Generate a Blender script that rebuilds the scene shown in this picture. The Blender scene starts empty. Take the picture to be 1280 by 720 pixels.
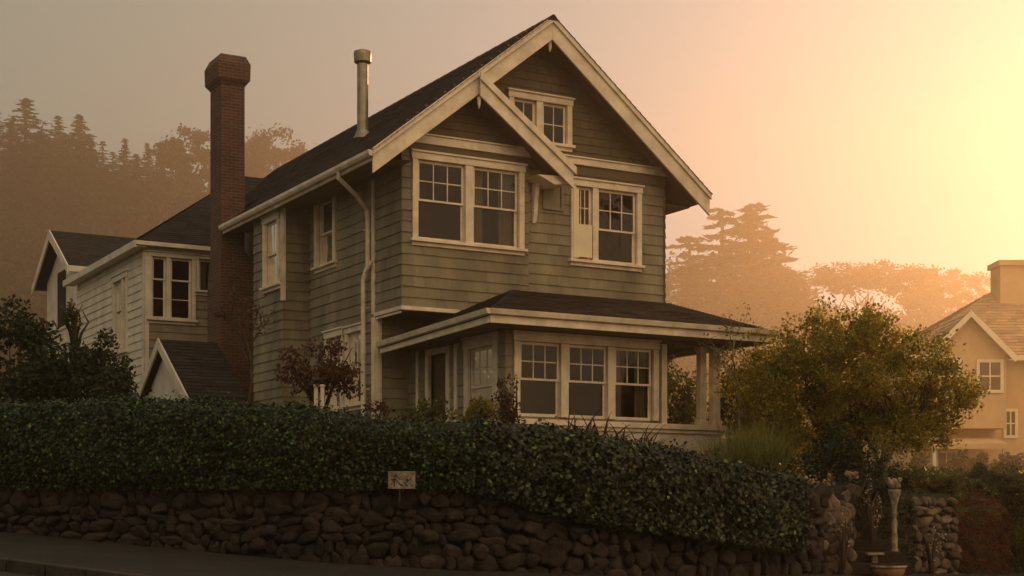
import bpy, bmesh, math, random
import numpy as np
from mathutils import Vector, Matrix, noise
R = random.Random(7)
NR = np.random.default_rng(11)
sc = bpy.context.scene
COL = sc.collection
PI = math.pi

# ------------------------------------------------------------------ camera, light, air
F, YH = 1860.0, 640.0
cam_d = bpy.data.cameras.new('camera'); cam = bpy.data.objects.new('camera', cam_d); COL.objects.link(cam)
cam.location = (0, 0, 0); cam.rotation_euler = (PI/2, 0, 0)
cam_d.sensor_width = 36; cam_d.lens = 36*F/1280; cam_d.shift_y = (YH-360)/1280
cam_d.clip_start = .1; cam_d.clip_end = 3000
sc.camera = cam
SUN_AZ, SUN_EL = math.radians(28), math.radians(13)
world = bpy.data.worlds.new('World'); sc.world = world; world.use_nodes = True
nt = world.node_tree; bg = nt.nodes['Background']
sky = nt.nodes.new('ShaderNodeTexSky'); sky.sky_type = 'NISHITA'; sky.sun_disc = False
sky.sun_elevation = SUN_EL; sky.sun_rotation = SUN_AZ; sky.air_density = 1.3; sky.dust_density = 5.0; sky.ozone_density = .4
tint = nt.nodes.new('ShaderNodeMix'); tint.data_type = 'RGBA'; tint.blend_type = 'MULTIPLY'; tint.inputs[0].default_value = 1
tint.inputs[7].default_value = (.905, 1.02, .90, 1)
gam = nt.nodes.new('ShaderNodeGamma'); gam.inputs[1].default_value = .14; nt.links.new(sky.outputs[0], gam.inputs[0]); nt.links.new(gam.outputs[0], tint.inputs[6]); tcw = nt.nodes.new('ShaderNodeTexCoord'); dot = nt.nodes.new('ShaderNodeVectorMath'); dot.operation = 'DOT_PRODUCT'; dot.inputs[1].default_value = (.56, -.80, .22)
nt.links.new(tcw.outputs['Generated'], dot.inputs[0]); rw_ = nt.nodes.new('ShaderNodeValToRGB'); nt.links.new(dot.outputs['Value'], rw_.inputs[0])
el = rw_.color_ramp.elements; el[0].position = .0; el[0].color = (1, 1, 1, 1); el[1].position = .85; el[1].color = (5.5, 3.5, 2.35, 1); rw_.color_ramp.interpolation = 'EASE'  # sky brightened behind the viewer, added as warm fill on the house front
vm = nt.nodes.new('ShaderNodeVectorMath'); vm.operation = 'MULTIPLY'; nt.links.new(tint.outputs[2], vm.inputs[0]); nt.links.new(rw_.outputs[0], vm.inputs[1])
dt2 = nt.nodes.new('ShaderNodeVectorMath'); dt2.operation = 'DOT_PRODUCT'; dt2.inputs[1].default_value = (math.sin(SUN_AZ)*math.cos(SUN_EL), math.cos(SUN_AZ)*math.cos(SUN_EL), math.sin(SUN_EL))
nt.links.new(tcw.outputs['Generated'], dt2.inputs[0]); rg = nt.nodes.new('ShaderNodeValToRGB'); nt.links.new(dt2.outputs['Value'], rg.inputs[0])
eg = rg.color_ramp.elements; eg[0].position = .74; eg[0].color = (1, 1, 1, 1); eg[1].position = 1; eg[1].color = (.86, 1.10, 1.50, 1); rg.color_ramp.interpolation = 'EASE'
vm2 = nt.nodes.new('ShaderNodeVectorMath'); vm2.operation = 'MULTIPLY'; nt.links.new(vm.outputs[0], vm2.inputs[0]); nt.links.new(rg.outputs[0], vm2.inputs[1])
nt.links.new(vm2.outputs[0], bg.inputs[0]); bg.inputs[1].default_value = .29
sl = bpy.data.lights.new('sun', 'SUN'); so = bpy.data.objects.new('sun', sl); COL.objects.link(so)
sl.energy = 4.0; sl.angle = math.radians(.6); sl.color = (1.0, .57, .25)
sd = Vector((math.sin(SUN_AZ)*math.cos(SUN_EL), math.cos(SUN_AZ)*math.cos(SUN_EL), math.sin(SUN_EL)))
so.rotation_euler = sd.to_track_quat('Z', 'Y').to_euler(); so.location = sd*60
vs = sc.view_settings; vs.view_transform = 'Standard'; vs.look = 'None'; vs.gamma = 1; vs.use_curve_mapping = False; vs.exposure = 0.0
sc.cycles.use_denoising = True
sc.cycles.max_bounces = 8; sc.cycles.transparent_max_bounces = 24; sc.cycles.volume_bounces = 1
sc.cycles.volume_step_rate = 4; sc.cycles.volume_max_steps = 64
sc.cycles.sample_clamp_indirect = 3

# ------------------------------------------------------------------ materials
def ramp2(n, a, b, p0=.35, p1=.65):
    r = n.new('ShaderNodeValToRGB'); r.color_ramp.elements[0].position = p0; r.color_ramp.elements[1].position = p1
    r.color_ramp.elements[0].color = (*a, 1); r.color_ramp.elements[1].color = (*b, 1); return r
def mat(name, c, rough=.8, c2=None, scale=6, bump=0, bscale=40, island=0, metal=0, stretch=None, spec=.3, leaf=0, coat=0, glow=1.7, glint=0):
    m = bpy.data.materials.new(name); m.use_nodes = True
    n = m.node_tree.nodes; l = m.node_tree.links; p = n['Principled BSDF']
    p.inputs['Roughness'].default_value = rough; p.inputs['Metallic'].default_value = metal
    p.inputs['Specular IOR Level'].default_value = spec
    tc = n.new('ShaderNodeTexCoord'); vec = tc.outputs['Object']
    if stretch:
        mp = n.new('ShaderNodeMapping'); mp.inputs['Scale'].default_value = stretch; l.new(vec, mp.inputs[0]); vec = mp.outputs[0]
    c2 = c2 or tuple(x*.72 for x in c)
    nz = n.new('ShaderNodeTexNoise'); nz.inputs['Scale'].default_value = scale; nz.inputs['Detail'].default_value = 7; nz.inputs['Roughness'].default_value = .65
    l.new(vec, nz.inputs['Vector']); rp = ramp2(n, c2, c); l.new(nz.outputs[0], rp.inputs[0]); out = rp.outputs[0]
    if island:
        g = n.new('ShaderNodeNewGeometry'); mr = n.new('ShaderNodeMapRange')
        mr.inputs[3].default_value = 1-island; mr.inputs[4].default_value = 1+island
        l.new(g.outputs['Random Per Island'], mr.inputs[0])
        h = n.new('ShaderNodeHueSaturation'); l.new(mr.outputs[0], h.inputs['Value']); l.new(out, h.inputs['Color']); out = h.outputs[0]
        if glint:
            pw = n.new('ShaderNodeMath'); pw.operation = 'POWER'; pw.inputs[1].default_value = 10; l.new(g.outputs['Random Per Island'], pw.inputs[0])
            mr.inputs[4].default_value = glint; l.new(pw.outputs[0], mr.inputs[0])  # a few leaves coloured much brighter, standing in for glints
        if leaf:
            mr2 = n.new('ShaderNodeMapRange'); mr2.inputs[3].default_value = .475; mr2.inputs[4].default_value = .52
            mu = n.new('ShaderNodeMath'); mu.operation = 'FRACT'; mm = n.new('ShaderNodeMath'); mm.operation = 'MULTIPLY'; mm.inputs[1].default_value = 17.3
            l.new(g.outputs['Random Per Island'], mm.inputs[0]); l.new(mm.outputs[0], mu.inputs[0]); l.new(mu.outputs[0], mr2.inputs[0]); l.new(mr2.outputs[0], h.inputs['Hue'])
    l.new(out, p.inputs['Base Color'])
    if bump:
        b = n.new('ShaderNodeBump'); b.inputs['Strength'].default_value = bump; b.inputs['Distance'].default_value = .02
        nb = n.new('ShaderNodeTexNoise'); nb.inputs['Scale'].default_value = bscale; nb.inputs['Detail'].default_value = 6
        l.new(vec, nb.inputs['Vector']); l.new(nb.outputs[0], b.inputs['Height']); l.new(b.outputs[0], p.inputs['Normal'])
    if leaf:
        tr = n.new('ShaderNodeBsdfTranslucent'); mx = n.new('ShaderNodeMixShader'); mx.inputs[0].default_value = leaf
        h2 = n.new('ShaderNodeHueSaturation'); h2.inputs['Value'].default_value = glow; l.new(out, h2.inputs['Color']); l.new(h2.outputs[0], tr.inputs[0])
        l.new(p.outputs[0], mx.inputs[1]); l.new(tr.outputs[0], mx.inputs[2]); l.new(mx.outputs[0], n['Material Output'].inputs[0])
    if coat:
        p.inputs['Coat Weight'].default_value = coat; p.inputs['Coat Roughness'].default_value = .03
    return m
M = {}
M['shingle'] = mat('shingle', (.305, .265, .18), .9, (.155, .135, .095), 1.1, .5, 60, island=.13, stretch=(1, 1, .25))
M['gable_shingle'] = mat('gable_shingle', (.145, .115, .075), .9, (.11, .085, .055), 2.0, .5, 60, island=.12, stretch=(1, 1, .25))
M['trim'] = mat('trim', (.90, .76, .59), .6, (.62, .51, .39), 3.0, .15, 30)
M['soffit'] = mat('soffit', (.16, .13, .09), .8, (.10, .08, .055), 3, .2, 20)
M['roof'] = mat('roof', (.034, .027, .024), .95, (.016, .013, .012), 2.5, .6, 90, island=.25)
M['brick'] = None
M['metal'] = mat('metal', (.36, .32, .25), .42, (.20, .17, .13), 4, .15, 15, metal=.75)
M['white'] = mat('white', (.72, .64, .52), .65, (.52, .46, .38), 2.2, .15, 25)
M['cream'] = mat('cream', (.88, .76, .52), .7, (.76, .64, .44), 1.5)
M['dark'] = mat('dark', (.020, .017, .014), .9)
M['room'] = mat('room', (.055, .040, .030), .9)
M['curtain'] = mat('curtain', (.38, .33, .26), .95, (.26, .22, .17), 8, 0, 10, stretch=(8, 8, .3))
M['door'] = mat('door', (.10, .055, .035), .45, (.06, .03, .02), 4, .1, 20)
M['asphalt'] = mat('asphalt', (.055, .050, .045), .9, (.035, .032, .03), 3, .8, 120)
M['concrete'] = mat('concrete', (.034, .028, .023), .9, (.017, .014, .012), 1.3, .6, 60)
M['kerb'] = mat('kerb', (.075, .062, .05), .9, (.035, .03, .025), 2, .6, 50)
M['soil'] = mat('soil', (.050, .040, .022), 1, (.03, .025, .015), 1.2, .8, 12)
M['grass_ground'] = mat('grass_ground', (.030, .034, .011), 1, (.018, .018, .008), .8, .8, 8)
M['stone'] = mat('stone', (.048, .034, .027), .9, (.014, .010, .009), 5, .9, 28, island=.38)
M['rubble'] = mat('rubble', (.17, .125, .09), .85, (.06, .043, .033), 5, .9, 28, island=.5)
M['mortar'] = mat('mortar', (.035, .027, .022), 1, (.02, .015, .012), 8, .8, 40)
M['pale_stone'] = mat('pale_stone', (.44, .36, .26), .85, (.10, .08, .06), 9, .5, 40)
M['bark'] = mat('bark', (.070, .048, .032), .95, (.035, .024, .018), 8, .9, 30, stretch=(1, 1, .2))
M['birch'] = mat('birch', (.34, .28, .20), .8, (.05, .038, .026), 7, .5, 30, stretch=(1, 1, 2.2))
M['hedge_leaf'] = mat('hedge_leaf', (.026, .056, .006), .42, (.013, .030, .004), 3, island=.45, glint=5, leaf=.25, spec=.45)
M['ivy_leaf'] = mat('ivy_leaf', (.048, .062, .013), .42, (.024, .034, .008), 3, island=.6, glint=5, leaf=.3, spec=.5)
M['dark_leaf'] = mat('dark_leaf', (.028, .040, .014), .6, (.018, .026, .010), 2, island=.4, leaf=.2)
M['red_leaf'] = mat('red_leaf', (.085, .035, .022), .6, (.05, .022, .014), 3, island=.4, leaf=.3)
M['olive_leaf'] = mat('olive_leaf', (.11, .115, .022), .5, (.06, .065, .014), 3, island=.45, glint=2.6, leaf=.5, glow=2.2)
M['gold_leaf'] = mat('gold_leaf', (.19, .155, .020), .5, (.10, .085, .012), 2, island=.5, leaf=.6, glow=2.6)
M['fir'] = mat('fir', (.035, .040, .018), .8, (.02, .024, .011), 1, island=.3, leaf=.15)
M['rust_leaf'] = mat('rust_leaf', (.13, .045, .016), .6, (.06, .024, .010), 2, island=.4, leaf=.4)
M['straw'] = mat('straw', (.20, .20, .055), .6, (.10, .105, .03), 3, island=.4, leaf=.4)
M['flower'] = mat('flower', (.50, .41, .30), .7, (.36, .28, .2), 6, island=.2, leaf=.4)
M['hazed_roof'] = mat('hazed_roof', (.50, .32, .17), .9, (.36, .23, .13), 2, .6, 60, island=.25)  # roof lightened towards orange, the haze veil put into its colour
M['hazed_stucco'] = mat('hazed_stucco', (.68, .45, .23), .9, (.56, .37, .19), 1.2, .2, 30)  # neighbour wall colour lifted to orange, painting in the glowing haze
M['ink'] = mat('ink', (.02, .015, .015), .6)
M['terracotta'] = mat('terracotta', (.34, .18, .09), .8, (.2, .10, .05), 5, .3, 30)

def brick_mat(name, c1, c2, cm):
    m = bpy.data.materials.new(name); m.use_nodes = True; n = m.node_tree.nodes; l = m.node_tree.links; p = n['Principled BSDF']
    p.inputs['Roughness'].default_value = .92
    tc = n.new('ShaderNodeTexCoord'); sx = n.new('ShaderNodeSeparateXYZ'); l.new(tc.outputs['Object'], sx.inputs[0])
    ad = n.new('ShaderNodeMath'); l.new(sx.outputs[0], ad.inputs[0]); l.new(sx.outputs[1], ad.inputs[1])
    cx = n.new('ShaderNodeCombineXYZ'); l.new(ad.outputs[0], cx.inputs[0]); l.new(sx.outputs[2], cx.inputs[1])
    b = n.new('ShaderNodeTexBrick'); b.inputs['Scale'].default_value = 1; b.inputs['Brick Width'].default_value = .21; b.inputs['Row Height'].default_value = .072
    b.inputs['Mortar Size'].default_value = .011; b.inputs['Color1'].default_value = (*c1, 1); b.inputs['Color2'].default_value = (*c2, 1); b.inputs['Mortar'].default_value = (*cm, 1)
    l.new(cx.outputs[0], b.inputs['Vector'])
    nz = n.new('ShaderNodeTexNoise'); nz.inputs['Scale'].default_value = 3; nz.inputs['Detail'].default_value = 8; l.new(tc.outputs['Object'], nz.inputs['Vector'])
    mr = n.new('ShaderNodeMapRange'); mr.inputs[3].default_value = .5; mr.inputs[4].default_value = 1.4; l.new(nz.outputs[0], mr.inputs[0])
    h = n.new('ShaderNodeHueSaturation'); l.new(b.outputs[0], h.inputs['Color']); l.new(mr.outputs[0], h.inputs['Value']); l.new(h.outputs[0], p.inputs['Base Color'])
    bp = n.new('ShaderNodeBump'); bp.inputs['Strength'].default_value = .8; bp.inputs['Distance'].default_value = .008; bp.invert = True
    l.new(b.outputs['Fac'], bp.inputs['Height']); l.new(bp.outputs[0], p.inputs['Normal']); return m
M['brick'] = brick_mat('brick', (.12, .038, .022), (.07, .024, .016), (.11, .085, .065))

def glass_mat():
    m = bpy.data.materials.new('glass'); m.use_nodes = True; n = m.node_tree.nodes; l = m.node_tree.links
    n.remove(n['Principled BSDF'])
    t = n.new('ShaderNodeBsdfTransparent'); t.inputs[0].default_value = (.62, .58, .52, 1)
    g = n.new('ShaderNodeBsdfGlossy'); g.inputs['Roughness'].default_value = .03; g.inputs[0].default_value = (1, 1, 1, 1)
    tc = n.new('ShaderNodeTexCoord'); nz = n.new('ShaderNodeTexNoise'); nz.inputs['Scale'].default_value = 2.3; l.new(tc.outputs['Object'], nz.inputs['Vector'])
    bp = n.new('ShaderNodeBump'); bp.inputs['Strength'].default_value = .35; bp.inputs['Distance'].default_value = .05; l.new(nz.outputs[0], bp.inputs['Height'])
    l.new(bp.outputs[0], g.inputs['Normal'])
    fr = n.new('ShaderNodeFresnel'); fr.inputs[0].default_value = 1.33
    mx = n.new('ShaderNodeMixShader'); l.new(fr.outputs[0], mx.inputs[0]); l.new(t.outputs[0], mx.inputs[1]); l.new(g.outputs[0], mx.inputs[2])
    l.new(mx.outputs[0], n['Material Output'].inputs[0]); return m
M['glass'] = glass_mat()

# ------------------------------------------------------------------ mesh helpers
class MB:
    def __init__(s): s.v = []; s.f = []
    def face(s, *p):
        b = len(s.v); s.v += [tuple(q) for q in p]; s.f.append(tuple(range(b, b+len(p))))
    def hexa(s, p):                       # p: 8 points, bottom loop then top loop
        b = len(s.v); s.v += [tuple(q) for q in p]
        s.f += [tuple(b+i for i in q) for q in ((3, 2, 1, 0), (4, 5, 6, 7), (0, 1, 5, 4), (1, 2, 6, 5), (2, 3, 7, 6), (3, 0, 4, 7))]
    def box(s, x0, x1, y0, y1, z0, z1):
        s.hexa([(x0, y0, z0), (x1, y0, z0), (x1, y1, z0), (x0, y1, z0), (x0, y0, z1), (x1, y0, z1), (x1, y1, z1), (x0, y1, z1)])
    def fbox(s, W, a0, a1, n0, n1, z0, z1):
        s.hexa([W(a0, n0, z0), W(a1, n0, z0), W(a1, n1, z0), W(a0, n1, z0), W(a0, n0, z1), W(a1, n0, z1), W(a1, n1, z1), W(a0, n1, z1)])
    def prism(s, loop, d):                # loop of 3D points extruded by vector d
        d = Vector(d); b = len(s.v); k = len(loop)
        s.v += [tuple(p) for p in loop] + [tuple(Vector(p)+d) for p in loop]
        s.f.append(tuple(b+i for i in reversed(range(k)))); s.f.append(tuple(b+k+i for i in range(k)))
        for i in range(k):
            j = (i+1) % k; s.f.append((b+i, b+j, b+k+j, b+k+i))
    def tube(s, pts, rad, n=8, cap=True):
        pts = [Vector(p) for p in pts]; rad = rad if isinstance(rad, (list, tuple)) else [rad]*len(pts)
        b = len(s.v); ref = None
        for i, p in enumerate(pts):
            d = (pts[min(i+1, len(pts)-1)]-pts[max(i-1, 0)]).normalized()
            if ref is None: ref = d.orthogonal().normalized()
            ref = (ref-d*ref.dot(d)).normalized(); o = d.cross(ref)
            for k in range(n):
                a = 2*PI*k/n; s.v.append(tuple(p+(ref*math.cos(a)+o*math.sin(a))*rad[i]))
        for i in range(len(pts)-1):
            for k in range(n):
                k2 = (k+1) % n; s.f.append((b+i*n+k, b+i*n+k2, b+(i+1)*n+k2, b+(i+1)*n+k))
        if cap:
            s.f.append(tuple(b+k for k in reversed(range(n)))); e = b+(len(pts)-1)*n; s.f.append(tuple(e+k for k in range(n)))
    def lathe(s, c, prof, n=20):          # prof: (radius, z)
        s.tube_rings([(c[0], c[1], c[2]+z) for r, z in prof], [max(r, .001) for r, z in prof], n)
    def tube_rings(s, pts, rad, n):
        b = len(s.v)
        for p, r in zip(pts, rad):
            for k in range(n):
                a = 2*PI*k/n; s.v.append((p[0]+r*math.cos(a), p[1]+r*math.sin(a), p[2]))
        for i in range(len(pts)-1):
            for k in range(n):
                k2 = (k+1) % n; s.f.append((b+i*n+k, b+i*n+k2, b+(i+1)*n+k2, b+(i+1)*n+k))
        s.f.append(tuple(b+k for k in reversed(range(n)))); e = b+(len(pts)-1)*n; s.f.append(tuple(e+k for k in range(n)))
    def blob(s, c, r, seed, amp=.25, lv=2, squash=(1, 1, 1)):
        bm = bmesh.new(); bmesh.ops.create_icosphere(bm, subdivisions=lv, radius=1); b = len(s.v)
        for v in bm.verts:
            q = v.co.normalized(); k = 1+amp*noise.noise(q*1.6+Vector((seed*3.1, seed*1.7, seed)))*1.6
            s.v.append((c[0]+q.x*r*k*squash[0], c[1]+q.y*r*k*squash[1], c[2]+q.z*r*k*squash[2]))
        for f in bm.faces: s.f.append(tuple(b+v.index for v in f.verts))
        bm.free()
    def rock(s, c, hw, hh, dp, tx, nn, tilt, rr, lv=3):   # a split stone: sphere cut by random planes
        pl = []
        for i in range(11):
            q = Vector((rr.gauss(0, 1), rr.gauss(0, 1), rr.gauss(0, 1))).normalized(); pl.append((q, rr.uniform(.62, .9)))
        pl.append((Vector((rr.uniform(-.25, .25), 1, rr.uniform(-.25, .25))).normalized(), rr.uniform(.5, .75)))
        bm = bmesh.new(); bmesh.ops.create_icosphere(bm, subdivisions=lv, radius=1); b = len(s.v); sd = rr.uniform(0, 99)
        for v in bm.verts:
            q = v.co.normalized(); r = 1.0
            for n_, d in pl:
                k = q.dot(n_)
                if k > .05: r = min(r, d/k)
            r *= 1+.05*noise.noise(q*4+Vector((sd, 0, 0)))
            u, w_, v_ = q.x*r*hw*1.25, q.y*r*dp*1.2, q.z*r*hh*1.25
            u, v_ = u*math.cos(tilt)-v_*math.sin(tilt), u*math.sin(tilt)+v_*math.cos(tilt)
            P3 = Vector(c)+tx*u+nn*w_; s.v.append((P3.x, P3.y, P3.z+v_))
        for f in bm.faces: s.f.append(tuple(b+v.index for v in f.verts))
        bm.free()
    def build(s, name, m, parent=None, smooth=False, bevel=0, normals=True):
        me = bpy.data.meshes.new(name); me.from_pydata(s.v, [], s.f)
        if normals:
            bm = bmesh.new(); bm.from_mesh(me); bmesh.ops.recalc_face_normals(bm, faces=bm.faces); bm.to_mesh(me); bm.free()
        me.materials.append(M[m] if isinstance(m, str) else m)
        if smooth: me.polygons.foreach_set('use_smooth', [True]*len(me.polygons))
        o = bpy.data.objects.new(name, me); COL.objects.link(o); o.parent = parent
        if bevel:
            bv = o.modifiers.new('bevel', 'BEVEL'); bv.width = bevel; bv.segments = 2; bv.limit_method = 'ANGLE'
        return o
def tag(o, label=None, cat=None, group=None, kind=None):
    for k, v in (('label', label), ('category', cat), ('group', group), ('kind', kind)):
        if v: o[k] = v
    return o
def empty(name, loc, label, cat, group=None, rz=0):
    o = bpy.data.objects.new(name, None); COL.objects.link(o); o.location = loc; o.rotation_euler = (0, 0, rz); o.empty_display_size = .2
    return tag(o, label, cat, group)
def copy_tree(o, parent=None):
    c = o.copy(); COL.objects.link(c); c.parent = parent
    for ch in list(o.children): copy_tree(ch, c)
    return c
def gx(px, Y): return (px-640)/F*Y
def gz(py, Y): return (YH-py)/F*Y
def leaf_obj(name, pts, size, m, parent=None, up=0.0, aspect=.55, nrm=None, var=.4, dirs=None, origin=None):
    """cloud of small pointed leaves"""
    pts = np.asarray(pts, dtype=np.float64); N = len(pts)
    if origin is not None: pts = pts-np.asarray(origin)
    n = NR.normal(size=(N, 3)); n[:, 2] += up
    if nrm is not None: n = n*.55+np.asarray(nrm)
    n /= np.linalg.norm(n, axis=1)[:, None]+1e-9
    t = NR.normal(size=(N, 3)) if dirs is None else np.asarray(dirs)+NR.normal(size=(N, 3))*.35
    t -= n*np.sum(t*n, axis=1)[:, None]; t /= np.linalg.norm(t, axis=1)[:, None]+1e-9
    b = np.cross(n, t); sz = size*(1+var*(NR.random(N)*2-1)); a = t*(sz*.5)[:, None]; w = b*(sz*.5*aspect)[:, None]
    v = np.empty((N, 4, 3)); v[:, 0] = pts-a; v[:, 1] = pts+w-a*.15; v[:, 2] = pts+a; v[:, 3] = pts-w-a*.15
    me = bpy.data.meshes.new(name); me.vertices.add(N*4); me.vertices.foreach_set('co', v.reshape(-1))
    me.loops.add(N*4); me.loops.foreach_set('vertex_index', np.arange(N*4, dtype=np.int32))
    me.polygons.add(N); me.polygons.foreach_set('loop_start', np.arange(0, N*4, 4, dtype=np.int32)); me.polygons.foreach_set('loop_total', np.full(N, 4, dtype=np.int32))
    me.update(calc_edges=True); me.materials.append(M[m])
    o = bpy.data.objects.new(name, me); COL.objects.link(o); o.parent = parent; return o

# ------------------------------------------------------------------ terrain
def lerp_tab(tab, x):
    if x <= tab[0][0]: return tab[0][1]
    for (a, b), (c, d) in zip(tab, tab[1:]):
        if x <= c: return b+(d-b)*(x-a)/(c-a)
    return tab[-1][1]
def hs(x, y):
    x = max(-16, min(13, x)); y = max(-12, min(30, y)); return -1.6-.0665*x+.0439*y
wall_px = [(-420, 22.0), (-60, 20.4), (0, 20.05), (200, 19.2), (400, 18.6), (580, 18.8), (740, 19.4), (900, 20.6), (1040, 22.6), (1130, 24.0), (1192, 24.4), (1199, 26.2), (1300, 27.4), (1700, 34)]
WL = [((p-640)/F*Y, Y) for p, Y in wall_px]            # wall line in plan
def wall_y(x): return lerp_tab(WL, x)
def sm(a, b, x): t = max(0, min(1, (x-a)/(b-a))); return t*t*(3-2*t)
K = 5.6                                  # how far off the wooded ridges lie
def yard(x, y):
    d = y-wall_y(x)
    base = .30+.25*sm(.3, 4, d)
    X, Y = x/K, y/K
    hl = 14.5*K*sm(44, 84, Y)*sm(6, -14, X)*(1+.25*sm(-12, -30, X))
    hr = 10.5*K*sm(56, 96, Y)*sm(4, 16, X)
    hm = 4.0*K*sm(60, 110, Y)
    b = .6*noise.noise(Vector((X*.06, Y*.06, 2)))*sm(40, 60, Y)*4*K
    return base+max(hl, hr, hm)+b+.06*noise.noise(Vector((x*.7, y*.7, 0)))*sm(.3, 1.5, d)
def sheet(name, xs, ys, hf, m, ok=None):
    mb = MB(); nx = len(xs)
    for y in ys:
        for x in xs: mb.v.append((x, y, 0))
    return mb
def grid_obj(name, rows, m, smooth=True):
    mb = MB(); n = len(rows[0])
    for r in rows: mb.v += r
    for j in range(len(rows)-1):
        for i in range(n-1): a = j*n+i; mb.f.append((a, a+1, a+n+1, a+n))
    return tag(mb.build(name, m, smooth=smooth), kind='structure')
xs = sorted(set([-1100, -900, -750, -600, -500, -420, -300, -220, -160] + [x*4 for x in range(-30, 31)] + [x*.5 for x in range(-26, 15)] + [7.2, 7.29, 7.4, 7.6, 7.8, 7.88, 8] + [x*.5 for x in range(17, 33)] + [160, 220, 300, 420, 500, 600, 750, 900, 1100]))
rows = [[(x, wall_y(x)+.27, hs(x, wall_y(x))-.3) for x in xs]]
for d in [.28, .6, 1, 1.6, 2.4, 3.5, 5, 7, 10, 14, 18, 22, 26, 30, 34, 38, 42, 46, 50, 55, 60, 65, 70, 75, 80, 85, 92, 100, 110, 120, 130, 140, 155, 170, 185, 200, 220, 225, 250, 275, 300, 325, 350, 375, 400, 430, 460, 490, 520, 560, 620, 750, 1100]:
    rows.append([(x, wall_y(x)+d, yard(x, wall_y(x)+d)) for x in xs])
grid_obj('ground', rows, 'grass_ground')
kerb_pts = [(-60, 44), (-16, 21.5), (-10, 18.5), (-5.64, 16.4), (-3.83, 15.5), (-1.5, 14.6), (1.5, 14.2), (5, 14.6), (9, 16.2), (14, 19.5), (40, 40)]
def kerb_y(x): return lerp_tab(kerb_pts, x)
xs2 = sorted(set([-60, -40, -30, -24, -20] + [x*.5 for x in range(-32, 30)] + [16, 20, 28, 40]))
rows = [[(x, kerb_y(x)+(wall_y(x)+.3-kerb_y(x))*k/8, hs(x, kerb_y(x)+(wall_y(x)+.3-kerb_y(x))*k/8)+.004*math.sin(x*3+k)) for x in xs2] for k in range(9)]
grid_obj('sidewalk', rows, 'concrete')
mb = MB()
for a, b in zip(xs2, xs2[1:]):
    ya, yb = kerb_y(a), kerb_y(b); za, zb = hs(a, ya)+.012, hs(b, yb)+.012
    mb.hexa([(a, ya-.15, za-.3), (b-.006, yb-.15, zb-.3), (b-.006, yb, zb-.3), (a, ya, za-.3), (a, ya-.15, za), (b-.006, yb-.15, zb), (b-.006, yb, zb), (a, ya, za)])
tag(mb.build('kerb', 'kerb', bevel=.02), kind='structure')
rows = [[(x, kerb_y(x)-.1-d, hs(x, kerb_y(x)-d)-.13) for x in xs2] for d in (0, .4, 1, 2, 4, 7, 10, 14, 20, 28, 40, 60)]
grid_obj('road', rows, 'asphalt')
# ------------------------------------------------------------------ the shingled house
TH = math.radians(29.8); X0, Y0, GZ = (503-640)/F*28, 28.0, .5
house = empty('shingled_house', (X0, Y0, GZ), 'two storey grey green shingled house with cream trim, twin front gables and a porch', 'house', rz=TH)
def Pt(s, t, z): return (X0+math.cos(TH)*s-math.sin(TH)*t, Y0+math.sin(TH)*s+math.cos(TH)*t, z)
def FR(t0): return lambda a, n, z: (a, t0-n, z-GZ)       # front facing wall
def SD(s0): return lambda a, n, z: (s0-n, a, z-GZ)       # left facing wall
def L(s, t, z): return (s, t, z-GZ)
COURSE, LAP = .205, .026
def siding(mb, W, z0, z1, left, right, holes=(), phase=0, course=COURSE, tabs=True):
    fl = left if callable(left) else (lambda z: left); fr = right if callable(right) else (lambda z: right)
    k0 = math.floor((z0-phase)/course)
    z = phase+k0*course
    while z < z1-.01:
        zb, zt = max(z, z0), min(z+course, z1)
        a, b = max(fl(zb), fl(zt)) if False else fl((zb+zt)/2), fr((zb+zt)/2)
        fb = LAP*(1-(zb-z)/course)
        segs = [(a, b)]
        for h in holes:
            if zt > h[2]+.02 and zb < h[3]-.02:
                segs = [q for (p, r) in segs for q in ((p, min(r, h[0])), (max(p, h[1]), r)) if q[1]-q[0] > .01]
        for (p, r) in segs:
            x = p
            while x < r-.005:
                w = R.uniform(.14, .34) if tabs else 9
                x1 = min(r, x+w)
                if r-x1 < .06: x1 = r
                jb = R.uniform(-.004, .004); nb = fb+R.uniform(-.004, .004); g = .0025 if x1 < r else 0
                mb.face(W(x, nb, zb+jb), W(x1-g, nb, zb+jb), W(x1-g, .004, zt+.004), W(x, .004, zt+.004))
                mb.face(W(x, -.004, zb+jb), W(x1-g, -.004, zb+jb), W(x1-g, nb, zb+jb), W(x, nb, zb+jb))
                x = x1
        z += course
def back(mb, W, a0, a1, z0, z1, holes=(), n=-.006):       # solid sheathing behind the shingles, open at the windows
    zs = sorted(set([z0, z1]+[q for h in holes for q in (h[2], h[3]) if z0 < q < z1]))
    for zb, zt in zip(zs, zs[1:]):
        segs = [(a0, a1)]
        for h in holes:
            if zt > h[2]+.001 and zb < h[3]-.001:
                segs = [q for (p, r) in segs for q in ((p, min(r, h[0])), (max(p, h[1]), r)) if q[1]-q[0] > .001]
        for p, r in segs: mb.face(W(p, n, zb), W(r, n, zb), W(r, n, zt), W(p, n, zt))
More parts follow.
